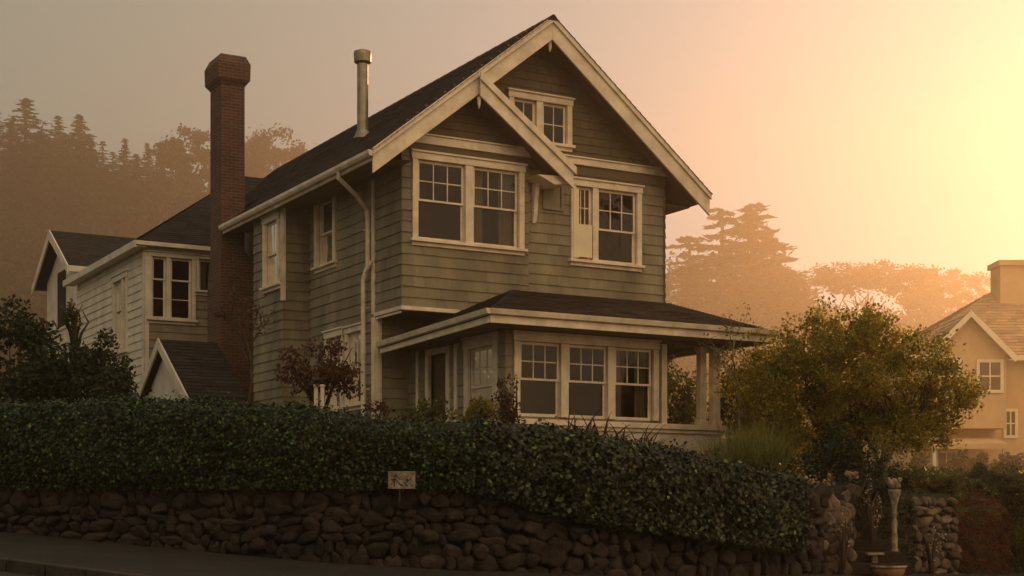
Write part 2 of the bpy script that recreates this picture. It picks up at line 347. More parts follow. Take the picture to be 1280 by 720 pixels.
def window(parent, W, a0, a1, z0, z1, units=((0, 1),), lites=(3, 2), mid=.5, cas=.115, sill=True, curtain=(), m='trim', depth=.06, shade=(), name='window', low=(1, 1), label=None):
    """casing a0..a1, z0..z1; units as fractions of the inner width"""
    f = MB(); h = cas*1.1
    f.fbox(W, a0-.02, a1+.02, -.02, depth+.012, z1-h, z1); f.fbox(W, a0-.045, a1+.045, -.01, depth+.045, z1+.002, z1+.04)
    f.fbox(W, a0, a0+cas, -.02, depth, z0+.07, z1-h-.002); f.fbox(W, a1-cas, a1, -.02, depth, z0+.07, z1-h-.002)
    i0, i1, j0, j1 = a0+cas+.002, a1-cas-.002, z0+.07, z1-h-.002
    us = []
    for k, (u0, u1) in enumerate(units):
        p, q = i0+(i1-i0)*u0, i0+(i1-i0)*u1
        if k: f.fbox(W, us[-1][1], p, -.06, depth-.006, j0, j1)
        us.append((p, q))
    for (p, q) in us:                                     # jambs
        f.fbox(W, p-.0, p+.012, -.14, -.022, j0, j1); f.fbox(W, q-.012, q, -.14, -.022, j0, j1); f.fbox(W, p, q, -.14, -.022, j1-.012, j1)
    o = f.build(name, m, parent, bevel=.006)
    if label: o['label'] = label
    if sill:
        s = MB(); s.fbox(W, a0-.05, a1+.05, -.03, depth+.055, z0+.012, z0+.066); s.fbox(W, a0-.01, a1+.01, -.02, depth-.012, z0-.06, z0+.010); s.build('sill', m, o, bevel=.006)
    for k, (p, q) in enumerate(us):
        zm = j0+(j1-j0)*(1-mid)
        for up, (b0, b1, nn, lt) in enumerate(((j0, zm+.02, -.055, low), (zm-.02, j1-.014, -.018, lites))):
            if mid >= .999 and not up: continue
            g = MB(); fw = .042; A, B = p+.014, q-.014
            g.fbox(W, A, A+fw, nn-.03, nn, b0, b1); g.fbox(W, B-fw, B, nn-.03, nn, b0, b1)
            g.fbox(W, A+fw, B-fw, nn-.03, nn, b0, b0+fw*(1.3 if not up else .9)); g.fbox(W, A+fw, B-fw, nn-.03, nn, b1-fw*.9, b1)
            c0, c1, d0, d1 = A+fw, B-fw, b0+fw, b1-fw*.9
            for i in range(1, lt[0]): x = c0+(c1-c0)*i/lt[0]; g.fbox(W, x-.010, x+.010, nn-.022, nn-.004, d0, d1)
            for i in range(1, lt[1]):
                y = d0+(d1-d0)*i/lt[1]; g.fbox(W, c0, c1, nn-.021, nn-.005, y-.010, y+.010)
            g.build('sash', m, o)
            pn = MB(); pn.face(W(c0-.01, nn-.014, d0-.01), W(c1+.01, nn-.014, d0-.01), W(c1+.01, nn-.014, d1+.01), W(c0-.01, nn-.014, d1+.01)); pn.build('pane', 'glass', o, normals=False)
        cs = MB()
        if k in curtain:
            for (e0, e1) in ((p+.02, p+(q-p)*.30), (q-(q-p)*.34, q-.02)):
                nstep = 14
                for i in range(nstep):
                    x0, x1 = e0+(e1-e0)*i/nstep, e0+(e1-e0)*(i+1)/nstep
                    cs.face(W(x0, -.17+.018*math.sin(i*1.9), j0), W(x1, -.17+.018*math.sin((i+1)*1.9), j0), W(x1, -.17+.018*math.sin((i+1)*1.9), j1), W(x0, -.17+.018*math.sin(i*1.9), j1))
            cs.build('curtain', 'curtain', o, normals=False)
        if k in shade:
            cs.fbox(W, p+.03, q-.03, -.12, -.11, zm+.0 if shade[k] == 0 else j0+.02, j1-.02) ; cs.build('roller_shade', 'cream', o)
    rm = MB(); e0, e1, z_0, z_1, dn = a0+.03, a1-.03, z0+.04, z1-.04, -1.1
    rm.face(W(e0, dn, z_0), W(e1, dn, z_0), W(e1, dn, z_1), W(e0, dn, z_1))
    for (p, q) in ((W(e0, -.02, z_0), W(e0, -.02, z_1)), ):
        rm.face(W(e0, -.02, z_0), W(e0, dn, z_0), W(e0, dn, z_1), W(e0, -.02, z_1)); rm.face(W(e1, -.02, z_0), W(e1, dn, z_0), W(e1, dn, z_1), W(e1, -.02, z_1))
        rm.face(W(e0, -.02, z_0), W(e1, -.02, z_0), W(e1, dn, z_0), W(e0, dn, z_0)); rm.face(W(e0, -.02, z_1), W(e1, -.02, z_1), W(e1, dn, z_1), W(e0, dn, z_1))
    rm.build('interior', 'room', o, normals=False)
    return o
def inner(a0, a1, z0, z1, c=.06): return (a0+c, a1-c, z0+c, z1-c)
def slope(mb, e0, e1, t0, t1, course=.15, th=.014, tabs=True):   # a shingled roof plane: eave e0-e1, top t0-t1
    e0, e1, t0, t1 = map(Vector, (e0, e1, t0, t1))
    Ls = max((t0-e0).length, (t1-e1).length); n = max(2, int(Ls/course)); up = (e1-e0).cross(t0-e0 if (t0-e0).length > .1 else t1-e0).normalized()
    if up.z < 0: up = -up
    for i in range(n):
        f0, f1 = i/n, min(1, (i+1.12)/n)
        a, b, c, d = e0.lerp(t0, f0), e1.lerp(t1, f0), e1.lerp(t1, f1), e0.lerp(t0, f1)
        w = (b-a).length; k = max(1, int(w/.33)) if tabs else 1
        cuts = sorted([0, 1]+[min(.999, max(.001, (j+R.uniform(.25, .75))/k)) for j in range(k-1)])
        for p, q in zip(cuts, cuts[1:]):
            h = up*(th+R.uniform(-.003, .004))
            A, B, C, D = a.lerp(b, p)+h, a.lerp(b, q)+h, d.lerp(c, q)+up*.002, d.lerp(c, p)+up*.002
            mb.face(A, B, C, D); mb.face(A-h, B-h, B, A)
def slab(mb, pts, th):                                    # roof deck: polygon extruded down
    mb.prism([Vector(p)-Vector((0, 0, .003)) for p in pts], (0, 0, -th))

# key dimensions, local s (right), t (back), z (above the eye)
WR, OV = 6.05, 3.85                     # right wall, underside of the upper storey
EL, ER, RS, EZ, RZ = -.82, 6.80, 2.99, 6.62, 9.66   # eaves, ridge
pit = (RZ-EZ)/(RS-EL)
TB = -.52                               # plane of the barge boards
rz_at = lambda s: RZ-pit*abs(s-RS)
# holes
hB = (.19, 2.63, 5.10, 6.80); hR = (3.76, 5.48, 5.02, 6.70); hA = (2.34, 3.80, 7.30, 8.28)
w = MB()
Wf, Wb = FR(0), FR(.06)
Wbay = FR(.0)
# upper front: bay part a little proud, then the plain part
siding(w, FR(0), OV, 6.97, -LAP, 2.75, [inner(*hB)], phase=OV)
siding(w, FR(.07), OV, 6.97, 2.75, WR+LAP, [inner(*hR)], phase=OV+.06)
back(w, FR(0), 0, 2.76, OV, 6.99, [inner(*hB)]); back(w, FR(.07), 2.70, WR, OV, 6.99, [inner(*hR)])
# left side, upper, front part (over the recess), then main run, then projecting bay
SW = SD(0)
hW = (3.10, 4.24, 5.12, 6.74-.06)
hC = (1.70, 2.60, 2.10, 3.72); hD = (2.72, 3.66, 1.70, 3.74)
siding(w, SW, OV, 6.66, -LAP, 1.21, phase=OV)
back(w, SW, 0, 1.2, OV, 6.66)
siding(w, SW, .4, 6.66, 1.30, 4.6, [inner(*hW), inner(*hC), inner(*hD)], phase=OV+.09)
back(w, SW, 1.19, 4.6, .4, 6.66, [inner(*hW), inner(*hC), inner(*hD)])
RET = FR(4.6); BS = SD(-.60); hS = (4.74, 5.72, 4.84, 6.42)
siding(w, RET, .4, 6.60, -.60-LAP, -.026, phase=OV+.05)
siding(w, BS, .4, 6.60, 4.6-LAP, 6.4, [inner(*hS)], phase=OV+.05)
back(w, RET, -.6, 0, .4, 6.6); back(w, BS, 4.6, 6.4, .4, 6.6, [inner(*hS)])
back(w, FR(6.4), -.6, 0, .4, 6.6, n=0); 
# right side and rear (plain)
RT = lambda a, n, z: (WR+n, a, z-GZ)
siding(w, RT, OV, 6.66, 0, 14.6, phase=OV, tabs=False); siding(w, RT, .4, OV, 1.2, 14.6, phase=OV, tabs=False)
back(w, RT, 0, 14.6, .4, 6.66); back(w, SD(0), 4.6, 14.6, .4, 6.66); back(w, FR(14.6), 0, WR, .4, 6.7)
# lower front
siding(w, FR(1.19), .4, OV-.03, -LAP+.10, .71, phase=OV+.02); back(w, FR(1.19), 0, WR, .4, OV)
wall = w.build('wall', 'shingle', house, normals=False)
# gable triangles
g = MB()
lo = lambda z: RS-(RZ-z)/pit+.02; hi = lambda z: RS+(RZ-z)/pit-.02
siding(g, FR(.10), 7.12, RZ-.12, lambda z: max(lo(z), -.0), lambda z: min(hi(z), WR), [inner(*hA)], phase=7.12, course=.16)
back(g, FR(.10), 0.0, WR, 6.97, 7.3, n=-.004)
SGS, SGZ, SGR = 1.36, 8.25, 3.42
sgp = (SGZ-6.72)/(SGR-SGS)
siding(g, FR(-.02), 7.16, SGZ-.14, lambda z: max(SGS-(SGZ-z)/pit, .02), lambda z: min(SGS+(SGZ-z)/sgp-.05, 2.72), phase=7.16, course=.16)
g.build('gable_wall', 'gable_shingle', house, normals=False)
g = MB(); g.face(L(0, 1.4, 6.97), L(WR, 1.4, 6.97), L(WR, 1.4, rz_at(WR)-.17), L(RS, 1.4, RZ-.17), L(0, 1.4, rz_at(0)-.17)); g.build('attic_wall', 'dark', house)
bd = MB()
bd.box(.02, 2.76, -.075, .06, 6.975-GZ, 7.13-GZ); bd.box(.0, 2.79, -.105, .05, 7.132-GZ, 7.165-GZ)
bd.box(2.80, WR+.04, -.03, .12, 6.985-GZ, 7.115-GZ); bd.box(2.80, WR+.06, -.06, .11, 7.117-GZ, 7.15-GZ)
bd.build('belt_board', 'trim', house, bevel=.008)
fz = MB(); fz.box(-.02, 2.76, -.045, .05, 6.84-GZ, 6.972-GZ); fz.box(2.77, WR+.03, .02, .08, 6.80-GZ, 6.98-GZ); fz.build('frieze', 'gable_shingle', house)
# overhang soffit and moulding of the upper storey
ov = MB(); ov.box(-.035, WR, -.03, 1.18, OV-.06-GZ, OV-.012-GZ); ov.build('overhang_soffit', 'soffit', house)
mo = MB(); mo.fbox(FR(0), -.05, 1.2, .0, .055, OV-.045, OV+.03); mo.fbox(SD(0), .002, 1.20, .0, .05, OV-.045, OV+.03)
mo.fbox(SD(0), .03, 1.15, .0, .03, OV-.10, OV-.048); mo.build('overhang_moulding', 'trim', house, bevel=.006)
# corner boards
cb = MB(); cb.box(-.055, .0, 1.20, 1.30, 3.86-GZ, 6.5-GZ); cb.box(-.055, .0, 1.155, 1.30, .4-GZ, 3.80-GZ); cb.box(.002, .10, 1.13, 1.19, .4-GZ, 3.79-GZ)
cb.fbox(BS, 4.56, 4.66, .0, .045, 4.5, 6.5); cb.fbox(RET, -.645, -.56, .0, .045, 4.5, 6.5)

for k in range(len(cb.v)//8):
    one = MB(); one.v = cb.v[k*8:k*8+8]; one.f = cb.f[:6]; one.build('corner_board', 'trim', house, bevel=.006)
# windows
window(house, FR(0), *hB[:2], hB[2], hB[3], units=((0, .46), (.54, 1)), curtain=(1,))
wr = window(house, FR(.07), *hR[:2], hR[2], hR[3], units=((0, .27), (.36, 1)), lites=(3, 2), mid=.55, label='window with a cream blind behind its narrow left light')
wb = MB(); wb.fbox(FR(.07), 3.80, 3.93, .058, .075, 5.12, 6.5); wb.fbox(FR(.07), 3.86, 4.24, .061, .078, 5.14, 5.80); wb.build('blind', 'cream', wr)
window(house, FR(.10), *hA, units=((0, .42), (.54, 1)), lites=(2, 2), mid=1.0, cas=.11)
window(house, SW, *hW[:2], hW[2], hW[3], lites=(1, 1), cas=.14, curtain=(0,))
window(house, SW, *hC, lites=(2, 1), cas=.10)
window(house, SW, *hD, lites=(2, 1), cas=.12)
window(house, BS, *hS, lites=(2, 1), cas=.12, curtain=(0,))
# bracket and little panel beside the bay
bk = MB()
loop = [(0, 0), (0, -.92), (-.05, -.90), (-.10, -.72), (-.12, -.45), (-.18, -.22), (-.32, -.04), (-.34, 0)]
for s0 in (2.86,): bk.prism([L(s0, .07+dt, 6.62+dz) for dt, dz in loop], (.085, 0, 0))
bk.build('bracket', 'trim', house, bevel=.008)
vp = MB()
for q in ((3.10, 3.16, 6.02, 6.58), (3.52, 3.58, 6.02, 6.58), (3.16, 3.52, 6.02, 6.08), (3.16, 3.52, 6.52, 6.58)): vp.fbox(FR(.07), q[0], q[1], .0, .06, q[2], q[3])
vp.fbox(FR(.07), 3.16, 3.52, .0, .03, 6.08, 6.52)
vp.build('wall_panel', 'shingle', house, bevel=.006)
# ---- main roof
TR = 14.9
rf = MB(); slab(rf, [L(EL, TB+.03, EZ), L(EL, 7.85, EZ), L(0.2, 7.85, rz_at(.2)), L(.2, TR, rz_at(.2)), L(RS, TR, RZ), L(RS, TB+.03, RZ)], .16)
slab(rf, [L(RS, TB+.03, RZ), L(RS, TR, RZ), L(ER, TR, rz_at(ER)), L(ER, TB+.03, rz_at(ER))], .16)
slope(rf, L(EL-.04, TB-.07, EZ-.03), L(EL-.04, 7.9, EZ-.03), L(RS, TB-.07, RZ), L(RS, 7.9, RZ))
slope(rf, L(0.1, 7.9, rz_at(.1)), L(0.1, TR, rz_at(.1)), L(RS, 7.9, RZ), L(RS, TR, RZ))
slope(rf, L(ER+.04, TB-.07, rz_at(ER)-.03), L(ER+.04, TR, rz_at(ER)-.03), L(RS, TB-.07, RZ), L(RS, TR, RZ), tabs=False)
for k in range(40):
    t = TB-.05+k*.38
    if t < TR-.3: rf.hexa([L(RS-.13, t, RZ-.08), L(RS+.13, t, RZ-.08), L(RS+.13, t+.40, RZ-.085), L(RS-.13, t+.40, RZ-.085), L(RS-.02, t, RZ+.035), L(RS+.02, t, RZ+.035), L(RS+.02, t+.40, RZ+.025), L(RS-.02, t+.40, RZ+.025)])
# small gable roof: right slope running back into the main roof
sgb = (SGS, SGZ)
e_r = (SGR, 6.72)
slab(rf, [L(SGS, TB-.03, SGZ), L(SGS, .14, SGZ), L(SGR, .14, 6.72), L(SGR, TB-.03, 6.72)], .14)
slope(rf, L(SGR+.03, TB-.12, 6.70), L(SGR+.03, .12, 6.70), L(SGS, TB-.12, SGZ), L(SGS, .12, SGZ))
roof = rf.build('roof', 'roof', house, normals=False)
sf = MB(); sf.face(L(EL+.02, TB+.05, EZ-.17), L(EL+.02, 7.8, EZ-.17), L(0, 7.8, EZ-.10), L(0, TB+.05, EZ-.10)); 
for (a, b, za, zb) in ((EL+.03, RS, rz_at(EL+.03), RZ), (RS, ER-.03, RZ, rz_at(ER-.03))):
    sf.hexa([L(a, TB+.05, za-.20), L(b, TB+.05, zb-.20), L(b, .5, zb-.20), L(a, .5, za-.20), L(a, TB+.05, za-.166), L(b, TB+.05, zb-.166), L(b, .5, zb-.166), L(a, .5, za-.166)])
a, b = SGS, SGR-.03
sf.hexa([L(a, TB+.02, SGZ-.18), L(b, TB+.02, 6.74-.18), L(b, .06, 6.74-.18), L(a, .06, SGZ-.18), L(a, TB+.02, SGZ-.145), L(b, TB+.02, 6.74-.145), L(b, .06, 6.74-.145), L(a, .06, SGZ-.145)])
sf.hexa([L(WR, .1, EZ-.20), L(ER-.04, .1, EZ-.20), L(ER-.04, TR, EZ-.20), L(WR, TR, EZ-.20), L(WR, .1, EZ-.17), L(ER-.04, .1, EZ-.17), L(ER-.04, TR, EZ-.17), L(WR, TR, EZ-.17)])
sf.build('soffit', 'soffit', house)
# barge boards in the vertical plane t = TB
def barge(mb, s0, z0, s1, z1, h, t, th=.05, plumb=(True, True)):
    mb.prism([L(s0, t, z0), L(s1, t, z1), L(s1, t, z1-h), L(s0, t, z0-h)], (0, th, 0))
bb = MB(); H = .43
barge(bb, EL-.02, EZ-.01, RS, RZ-.01, H, TB); barge(bb, RS, RZ-.01, ER+.02, rz_at(ER+.02)-.01, H, TB)
bb.build('barge_board', 'trim', house, bevel=.008)
cr = MB(); barge(cr, EL-.04, EZ+.015, RS, RZ+.02, .13, TB-.045, .043); barge(cr, RS, RZ+.02, ER+.04, rz_at(ER+.02)+.015, .13, TB-.045, .043)
cr.build('rake_moulding', 'trim', house, bevel=.008)
bb = MB(); barge(bb, SGS-.02, SGZ+.02, SGR, 6.72+.02, .40, TB-.10, .05); bb.build('barge_board', 'trim', house, bevel=.008)
cr = MB(); barge(cr, SGS-.04, SGZ+.07, SGR+.04, 6.72+.03, .15, TB-.15, .048); cr.build('rake_moulding', 'trim', house, bevel=.008)
# drop pendants at the peaks and boxed return at the foot of the small gable
pd = MB(); pd.tube([L(RS, TB+.1, RZ-.40), L(RS, TB+.1, RZ-.58), L(RS, TB+.1, RZ-.66)], [.045, .035, .008]); pd.build('pendant', 'trim', house); pd = MB(); pd.tube([L(SGS, TB, SGZ-.38), L(SGS, TB, SGZ-.52), L(SGS, TB, SGZ-.60)], [.04, .03, .006])
pd.build('pendant', 'trim', house)
rt = MB(); rt.prism([L(SGR-.75, TB+.03, 6.56), L(SGR-.02, TB+.03, 6.60), L(SGR-.02, TB+.03, 6.46), L(SGR-.35, TB+.03, 6.40)], (0, .55, 0)); rt.build('eave_return', 'trim', house, bevel=.01)
# gutter and downspout
gt = MB(); gt.prism([L(EL-.13, TB-.02, EZ-.02), L(EL-.02, TB-.02, EZ-.02), L(EL-.02, TB-.02, EZ-.13), L(EL-.09, TB-.02, EZ-.13), L(EL-.125, TB-.02, EZ-.08)], (0, 7.85-TB, 0)); gt.build('gutter', 'trim', house, bevel=.006)
fa = MB(); fa.box(EL-.018, EL+.02, TB+.04, 7.85, EZ-.19-GZ, EZ-.035-GZ); fa.build('fascia', 'trim', house)
ds = MB(); ds.tube([L(EL-.06, .95, 6.50), L(EL-.05, 1.0, 6.38), L(-.42, 1.2, 6.14), L(-.12, 1.36, 5.92), L(-.10, 1.36, 5.75), L(-.10, 1.36, 4.82), L(-.13, 1.42, 4.68), L(-.15, 1.46, 4.55), L(-.15, 1.46, .6)], .045, 10)
ds.tube([L(-.10, 1.22, 4.9), L(-.10, 1.22, 4.84), L(-.14, 1.36, 4.70)], .03, 8)
for z in (5.5, 4.0, 2.4): ds.box(-.20, 0, 1.36+(.1 if z < 4.6 else 0), 1.38+(.1 if z < 4.6 else 0), z-GZ, z+.03-GZ)
ds.build('downspout', 'trim', house, smooth=False)
# stove pipe
sp = MB(); c = L(.95, 3.95, 0); bz = rz_at(.95)-.2
sp.lathe((c[0], c[1], -GZ), [(.12, bz), (.12, 9.62)], 20); sp.lathe((c[0], c[1], -GZ), [(.20, bz+.16), (.13, bz+.34)], 20)
sp.lathe((c[0], c[1], -GZ), [(.13, 9.60), (.185, 9.64), (.195, 9.80), (.19, 9.86), (.10, 9.90)], 20)
sp.build('stove_pipe', 'metal', house, smooth=False)
# brick chimney
ch = MB()
ch.box(-.86, -.30, 7.86, 8.66, .3-GZ, 9.98-GZ); ch.box(-.90, .30, 7.80, 8.75, .3-GZ, 5.3-GZ)
ch.hexa([L(-.90, 7.80, 5.3), L(.30, 7.80, 5.3), L(.30, 8.75, 5.3), L(-.90, 8.75, 5.3), L(-.861, 7.86, 6.1), L(-.299, 7.86, 6.1), L(-.299, 8.661, 6.1), L(-.861, 8.661, 6.1)])
chim = ch.build('chimney', 'brick', house)
cp = MB()
def ring(z, e): return [L(-.86-e, 7.86-e, z), L(-.30+e, 7.86-e, z), L(-.30+e, 8.66+e, z), L(-.86-e, 8.66+e, z)]
for (z0, e0, z1, e1) in ((9.90, .003, 10.03, .10), (10.03, .10, 10.40, .11), (10.40, .11, 10.60, .02)): cp.hexa(ring(z0, e0)+ring(z1, e1))
cp.build('chimney_cap', 'brick', chim)
# ---- porch
CE, CT, ZE = -.03, -3.44, 3.40
ERp = 6.15; ZR = 4.36
pr = MB(); c0, c1, A, B, D, E_ = L(CE, CT, ZE), L(ERp, CT, ZE), L(2.4, .03, ZR), L(6.15, .03, ZR), L(1.3, 1.15, ZR-.5), L(CE, 1.1, ZE-.15)
slope(pr, c0, c1, A, B); slope(pr, E_, c0, D, A)
pr.face(Vector(c0), Vector(c1), Vector(B), Vector(A)); pr.face(Vector(E_), Vector(c0), Vector(A), Vector(D))
pr.face(c1, B, L(6.15, .03, ZE-.1), L(6.15, CT, ZE-.1))
for k in range(13):
    p = Vector(c0).lerp(Vector(A), k/13); q = Vector(c0).lerp(Vector(A), (k+1.1)/13); p.z += .02; q.z += .012; d = Vector((.11, -.03, -.03)); e = Vector((-.07, .1, -.05))
    pr.face(p, q, q+d, p+d); pr.face(p, q, q+e, p+e)
pr.build('porch_roof', 'roof', house, normals=False)
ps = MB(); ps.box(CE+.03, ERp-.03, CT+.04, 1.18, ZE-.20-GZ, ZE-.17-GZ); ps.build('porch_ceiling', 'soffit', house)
pg = MB()
def gut(a, b, w, h0=0):
    a, b = Vector(a), Vector(b); d = (b-a).normalized(); o = Vector((d.y, -d.x, 0)); 
    pg.hexa([a+Vector((0, 0, -.10)), b+Vector((0, 0, -.10)), b+o*w*.7+Vector((0, 0, -.09)), a+o*w*.7+Vector((0, 0, -.09)), a, b, b+o*w, a+o*w])
gut(L(CE-.01, CT, ZE+.02), L(ERp+.02, CT, ZE+.02), .10); gut(L(CE, .95, ZE-.12), L(CE, CT-.06, ZE+.02), .10)
pg.build('gutter', 'trim', house, bevel=.006)
pf = MB(); pf.box(CE+.02, ERp, CT+.002, CT+.04, ZE-.21-GZ, ZE-.085-GZ); pf.hexa([L(CE+.002, CT+.04, ZE-.21), L(CE+.04, CT+.04, ZE-.21), L(CE+.04, .95, ZE-.33), L(CE+.002, .95, ZE-.33), L(CE+.002, CT+.04, ZE-.10), L(CE+.04, CT+.04, ZE-.10), L(CE+.04, .95, ZE-.24), L(CE+.002, .95, ZE-.24)])
pf.box(ERp-.04, ERp-.002, CT+.042, 1.1, ZE-.21-GZ, ZE-.09-GZ); pf.build('fascia', 'trim', house)
PT, PS, SZ = -2.69, .71, 1.64
# beam over windows and openings
be = MB(); be.box(PS-.03, 5.44, PT-.03, PT+.15, 3.13-GZ, ZE-.202-GZ); be.box(PS-.031, PS+.12, PT+.152, 1.16, 3.13-GZ, ZE-.202-GZ); be.box(5.28, 5.441, PT+.152, 1.16, 3.13-GZ, ZE-.202-GZ); be.build('porch_beam', 'soffit', house, bevel=.008)
pw = MB(); PF = FR(PT); PSD = SD(PS)
hs1 = (.86, 3.95, SZ-.02, 3.14); hsd = (-2.44, -1.20, SZ-.02, 3.14); hdoor = (-.62, .38, .7, 3.14)
siding(pw, PF, SZ, 3.13, PS-LAP, 4.10, [inner(*hs1)], phase=SZ+.08); siding(pw, PSD, .75, 3.13, PT-LAP, 1.19, [inner(*hsd), inner(*hdoor)], phase=SZ+.08)
back(pw, PF, PS, 4.10, SZ, 3.13, [inner(*hs1)]); back(pw, PSD, PT, 1.19, .5, 3.13, [inner(*hsd), inner(*hdoor)])
PR = lambda a, n, z: (4.12+n, a, z-GZ)
siding(pw, PR, .75, 3.13, PT, 1.19, phase=SZ+.08)
pw.build('porch_wall', 'shingle', house, normals=False)
window(house, PF, *hs1, units=((0, .296), (.352, .648), (.704, 1)), lites=(3, 2), mid=.50, sill=False, cas=.12, depth=.05, curtain=(2,))
window(house, PSD, *hsd, lites=(3, 2), mid=.55, sill=False, cas=.16, depth=.05)
dr = MB(); dr.fbox(PSD, -.62, -.48, -.02, .05, .72, 3.12); dr.fbox(PSD, .24, .38, -.02, .05, .72, 3.12); dr.fbox(PSD, -.478, .238, -.02, .05, 3.0, 3.12)
door = dr.build('door', 'trim', house, bevel=.006)
dl = MB(); dl.fbox(PSD, -.47, .23, -.10, -.06, .75, 2.98); dl.build('door_leaf', 'door', door)
db = MB(); db.fbox(PSD, -.92, -.80, .0, .045, .72, 3.12); db.fbox(PSD, .70, .80, .0, .045, .72, 3.12); db.fbox(PF, 4.02, 4.14, -.05, .045, SZ, 3.12); 
for k in range(len(db.v)//8):
    one = MB(); one.v = db.v[k*8:k*8+8]; one.f = db.f[:6]; one.build('trim_board', 'trim', house, bevel=.006)
si = MB(); si.box(PS-.06, 5.50, PT-.10, PT+.10, SZ-.10-GZ, SZ-GZ); si.box(PS-.03, 5.47, PT-.06, PT+.06, SZ-.17-GZ, SZ-.102-GZ); si.box(PS-.061, PS+.1, PT+.102, 1.0, SZ-.10-GZ, SZ-GZ); si.box(5.3, 5.501, PT+.102, 1.0, SZ-.10-GZ, SZ-GZ); si.build('porch_sill', 'trim', house, bevel=.008)
for (a, b, c, d) in ((4.93, 5.07, PT-.02, PT+.12), (5.24, 5.40, PT-.02, PT+.14), (5.25, 5.40, -.75, -.60), (5.25, 5.40, 1.0, 1.14)):
    co = MB(); co.box(a, b, c, d, SZ+.002-GZ, 3.128-GZ); co.box(a-.025, b+.025, c-.025, d+.025, SZ+.002-GZ, SZ+.09-GZ); co.box(a-.025, b+.025, c-.025, d+.025, 3.04-GZ, 3.127-GZ); co.build('porch_column', 'trim', house, bevel=.01)
ar = MB()
for k in range(8):                                         # curved knee brace under the beam at the rear column
    a0, a1 = k/8*PI/2, (k+1)/8*PI/2; r0, r1 = .42, .50
    f = lambda r, a: L(5.33, -.75-.5+r*math.sin(a), 2.63+r*math.cos(a))
    p = [f(r0, a0), f(r1, a0), f(r1, a1), f(r0, a1)]; ar.prism(p, (.08, 0, 0))
ar.build('knee_brace', 'trim', house)
fl = MB(); fl.box(PS, 5.42, PT-.0, 1.18, .60-GZ, .74-GZ); fl.build('porch_floor', 'soffit', house)
sk = MB(); W = PF; n0 = 22
for i in range(40):                                        # diagonal boards of the skirt
    a = PS-.9+i*.155; b0, b1 = .35, SZ-.172; dx = (b1-b0)*.75
    x0, x1 = a, a+.148
    q = [(x0, b0), (x1, b0), (x1+dx, b1), (x0+dx, b1)]
    if x0+dx < PS+.05 or x1 > 5.42: pass
    cl = lambda x: min(max(x, PS), 5.42)
    if cl(x1+dx)-cl(x0+dx) < .01 and cl(x1)-cl(x0) < .01: continue
    jn = R.uniform(0, .008); sk.prism([W(cl(x), .0+jn, z) for x, z in q], (0, -.02, 0))
back(sk, W, PS, 5.42, .3, SZ-.17, n=-.01)
back(sk, SD(PS), PT, 1.0, .3, SZ-.10, n=-.01); back(sk, lambda a, n, z: (5.42+n, a, z-GZ), PT, 1.1, .3, SZ-.10)
sk.build('porch_skirt', 'white', house, normals=False)
# ---- rear wing beyond the chimney
WS, WT = -1.90, 10.5
ww = MB(); WF = FR(WT); WSD = SD(WS)
hq = (-1.82, -.64, 4.66, 6.33); hq2 = (-.62, .30, 5.42, 6.33); hq3 = (11.9, 13.3, 4.0, 6.05)
siding(ww, WF, .4, 6.42, WS-LAP, .3, [inner(*hq), inner(*hq2)], phase=.1); 
back(ww, WF, WS, .3, .4, 6.5, [inner(*hq), inner(*hq2)]);
ww.build('wing_wall', 'shingle', house, normals=False)
ww = MB(); siding(ww, WSD, .4, 6.42, WT-LAP, 17.2, [inner(*hq3)], phase=.1, tabs=False); back(ww, WSD, WT, 17.2, .4, 6.5, [inner(*hq3)]); ww.build('wing_side_wall', 'white', house, normals=False)['label'] = 'pale painted side wall of the rear wing'
window(house, WF, *hq, units=((0, .36), (.46, 1)), lites=(1, 1), low=(1, 2), mid=.36, cas=.09, m='white')
window(house, WF, *hq2, lites=(1, 1), mid=1.0, cas=.06, m='white', curtain=(0,), label='low window with a pale curtain drawn behind it')
window(house, WSD, *hq3, units=((0, .22), (.34, 1)), lites=(2, 1), low=(2, 2), mid=.4, cas=.12, m='white')
wt = MB(); wt.fbox(WF, WS-.05, .3, 0, .05, 6.34, 6.45); wt.fbox(WF, WS-.05, WS+.10, 0, .045, 3.0, 6.33); wt.fbox(WSD, WT-.045, WT+.10, 0, .045, 3.0, 6.33); wt.build('wing_trim', 'white', house, bevel=.006)
wr_ = MB(); ez = 6.52; e0, e1, e2 = L(-2.15, 10.25, ez), L(2.0, 10.25, ez), L(-2.15, 17.6, ez); pk = L(1.75, 13.9, 9.25); pk2 = L(3.0, 13.9, 9.25)
slope(wr_, e0, e1, pk, pk2); slope(wr_, e2, e0, L(1.75, 14.1, 9.25), pk)
wr_.face(e0, e1, pk2, pk); wr_.face(e2, e0, pk); wr_.face(e0, e1, L(2, 17.6, ez), e2); wr_.face(e2, L(3, 17.6, ez), pk2, pk)
wr_.build('wing_roof', 'roof', house, normals=False)
wf = MB(); wf.box(-2.19, .3, 10.20, 10.24, 6.44-GZ, 6.54-GZ); wf.box(-2.22, -2.16, 10.245, 17.6, 6.38-GZ, 6.55-GZ); wf.box(-2.15, -1.91, 10.26, 17.5, 6.40-GZ, 6.43-GZ); wf.box(-2.15, .3, 10.25, 10.5, 6.45-GZ, 6.47-GZ); wf.build('fascia', 'white', house, bevel=.006)

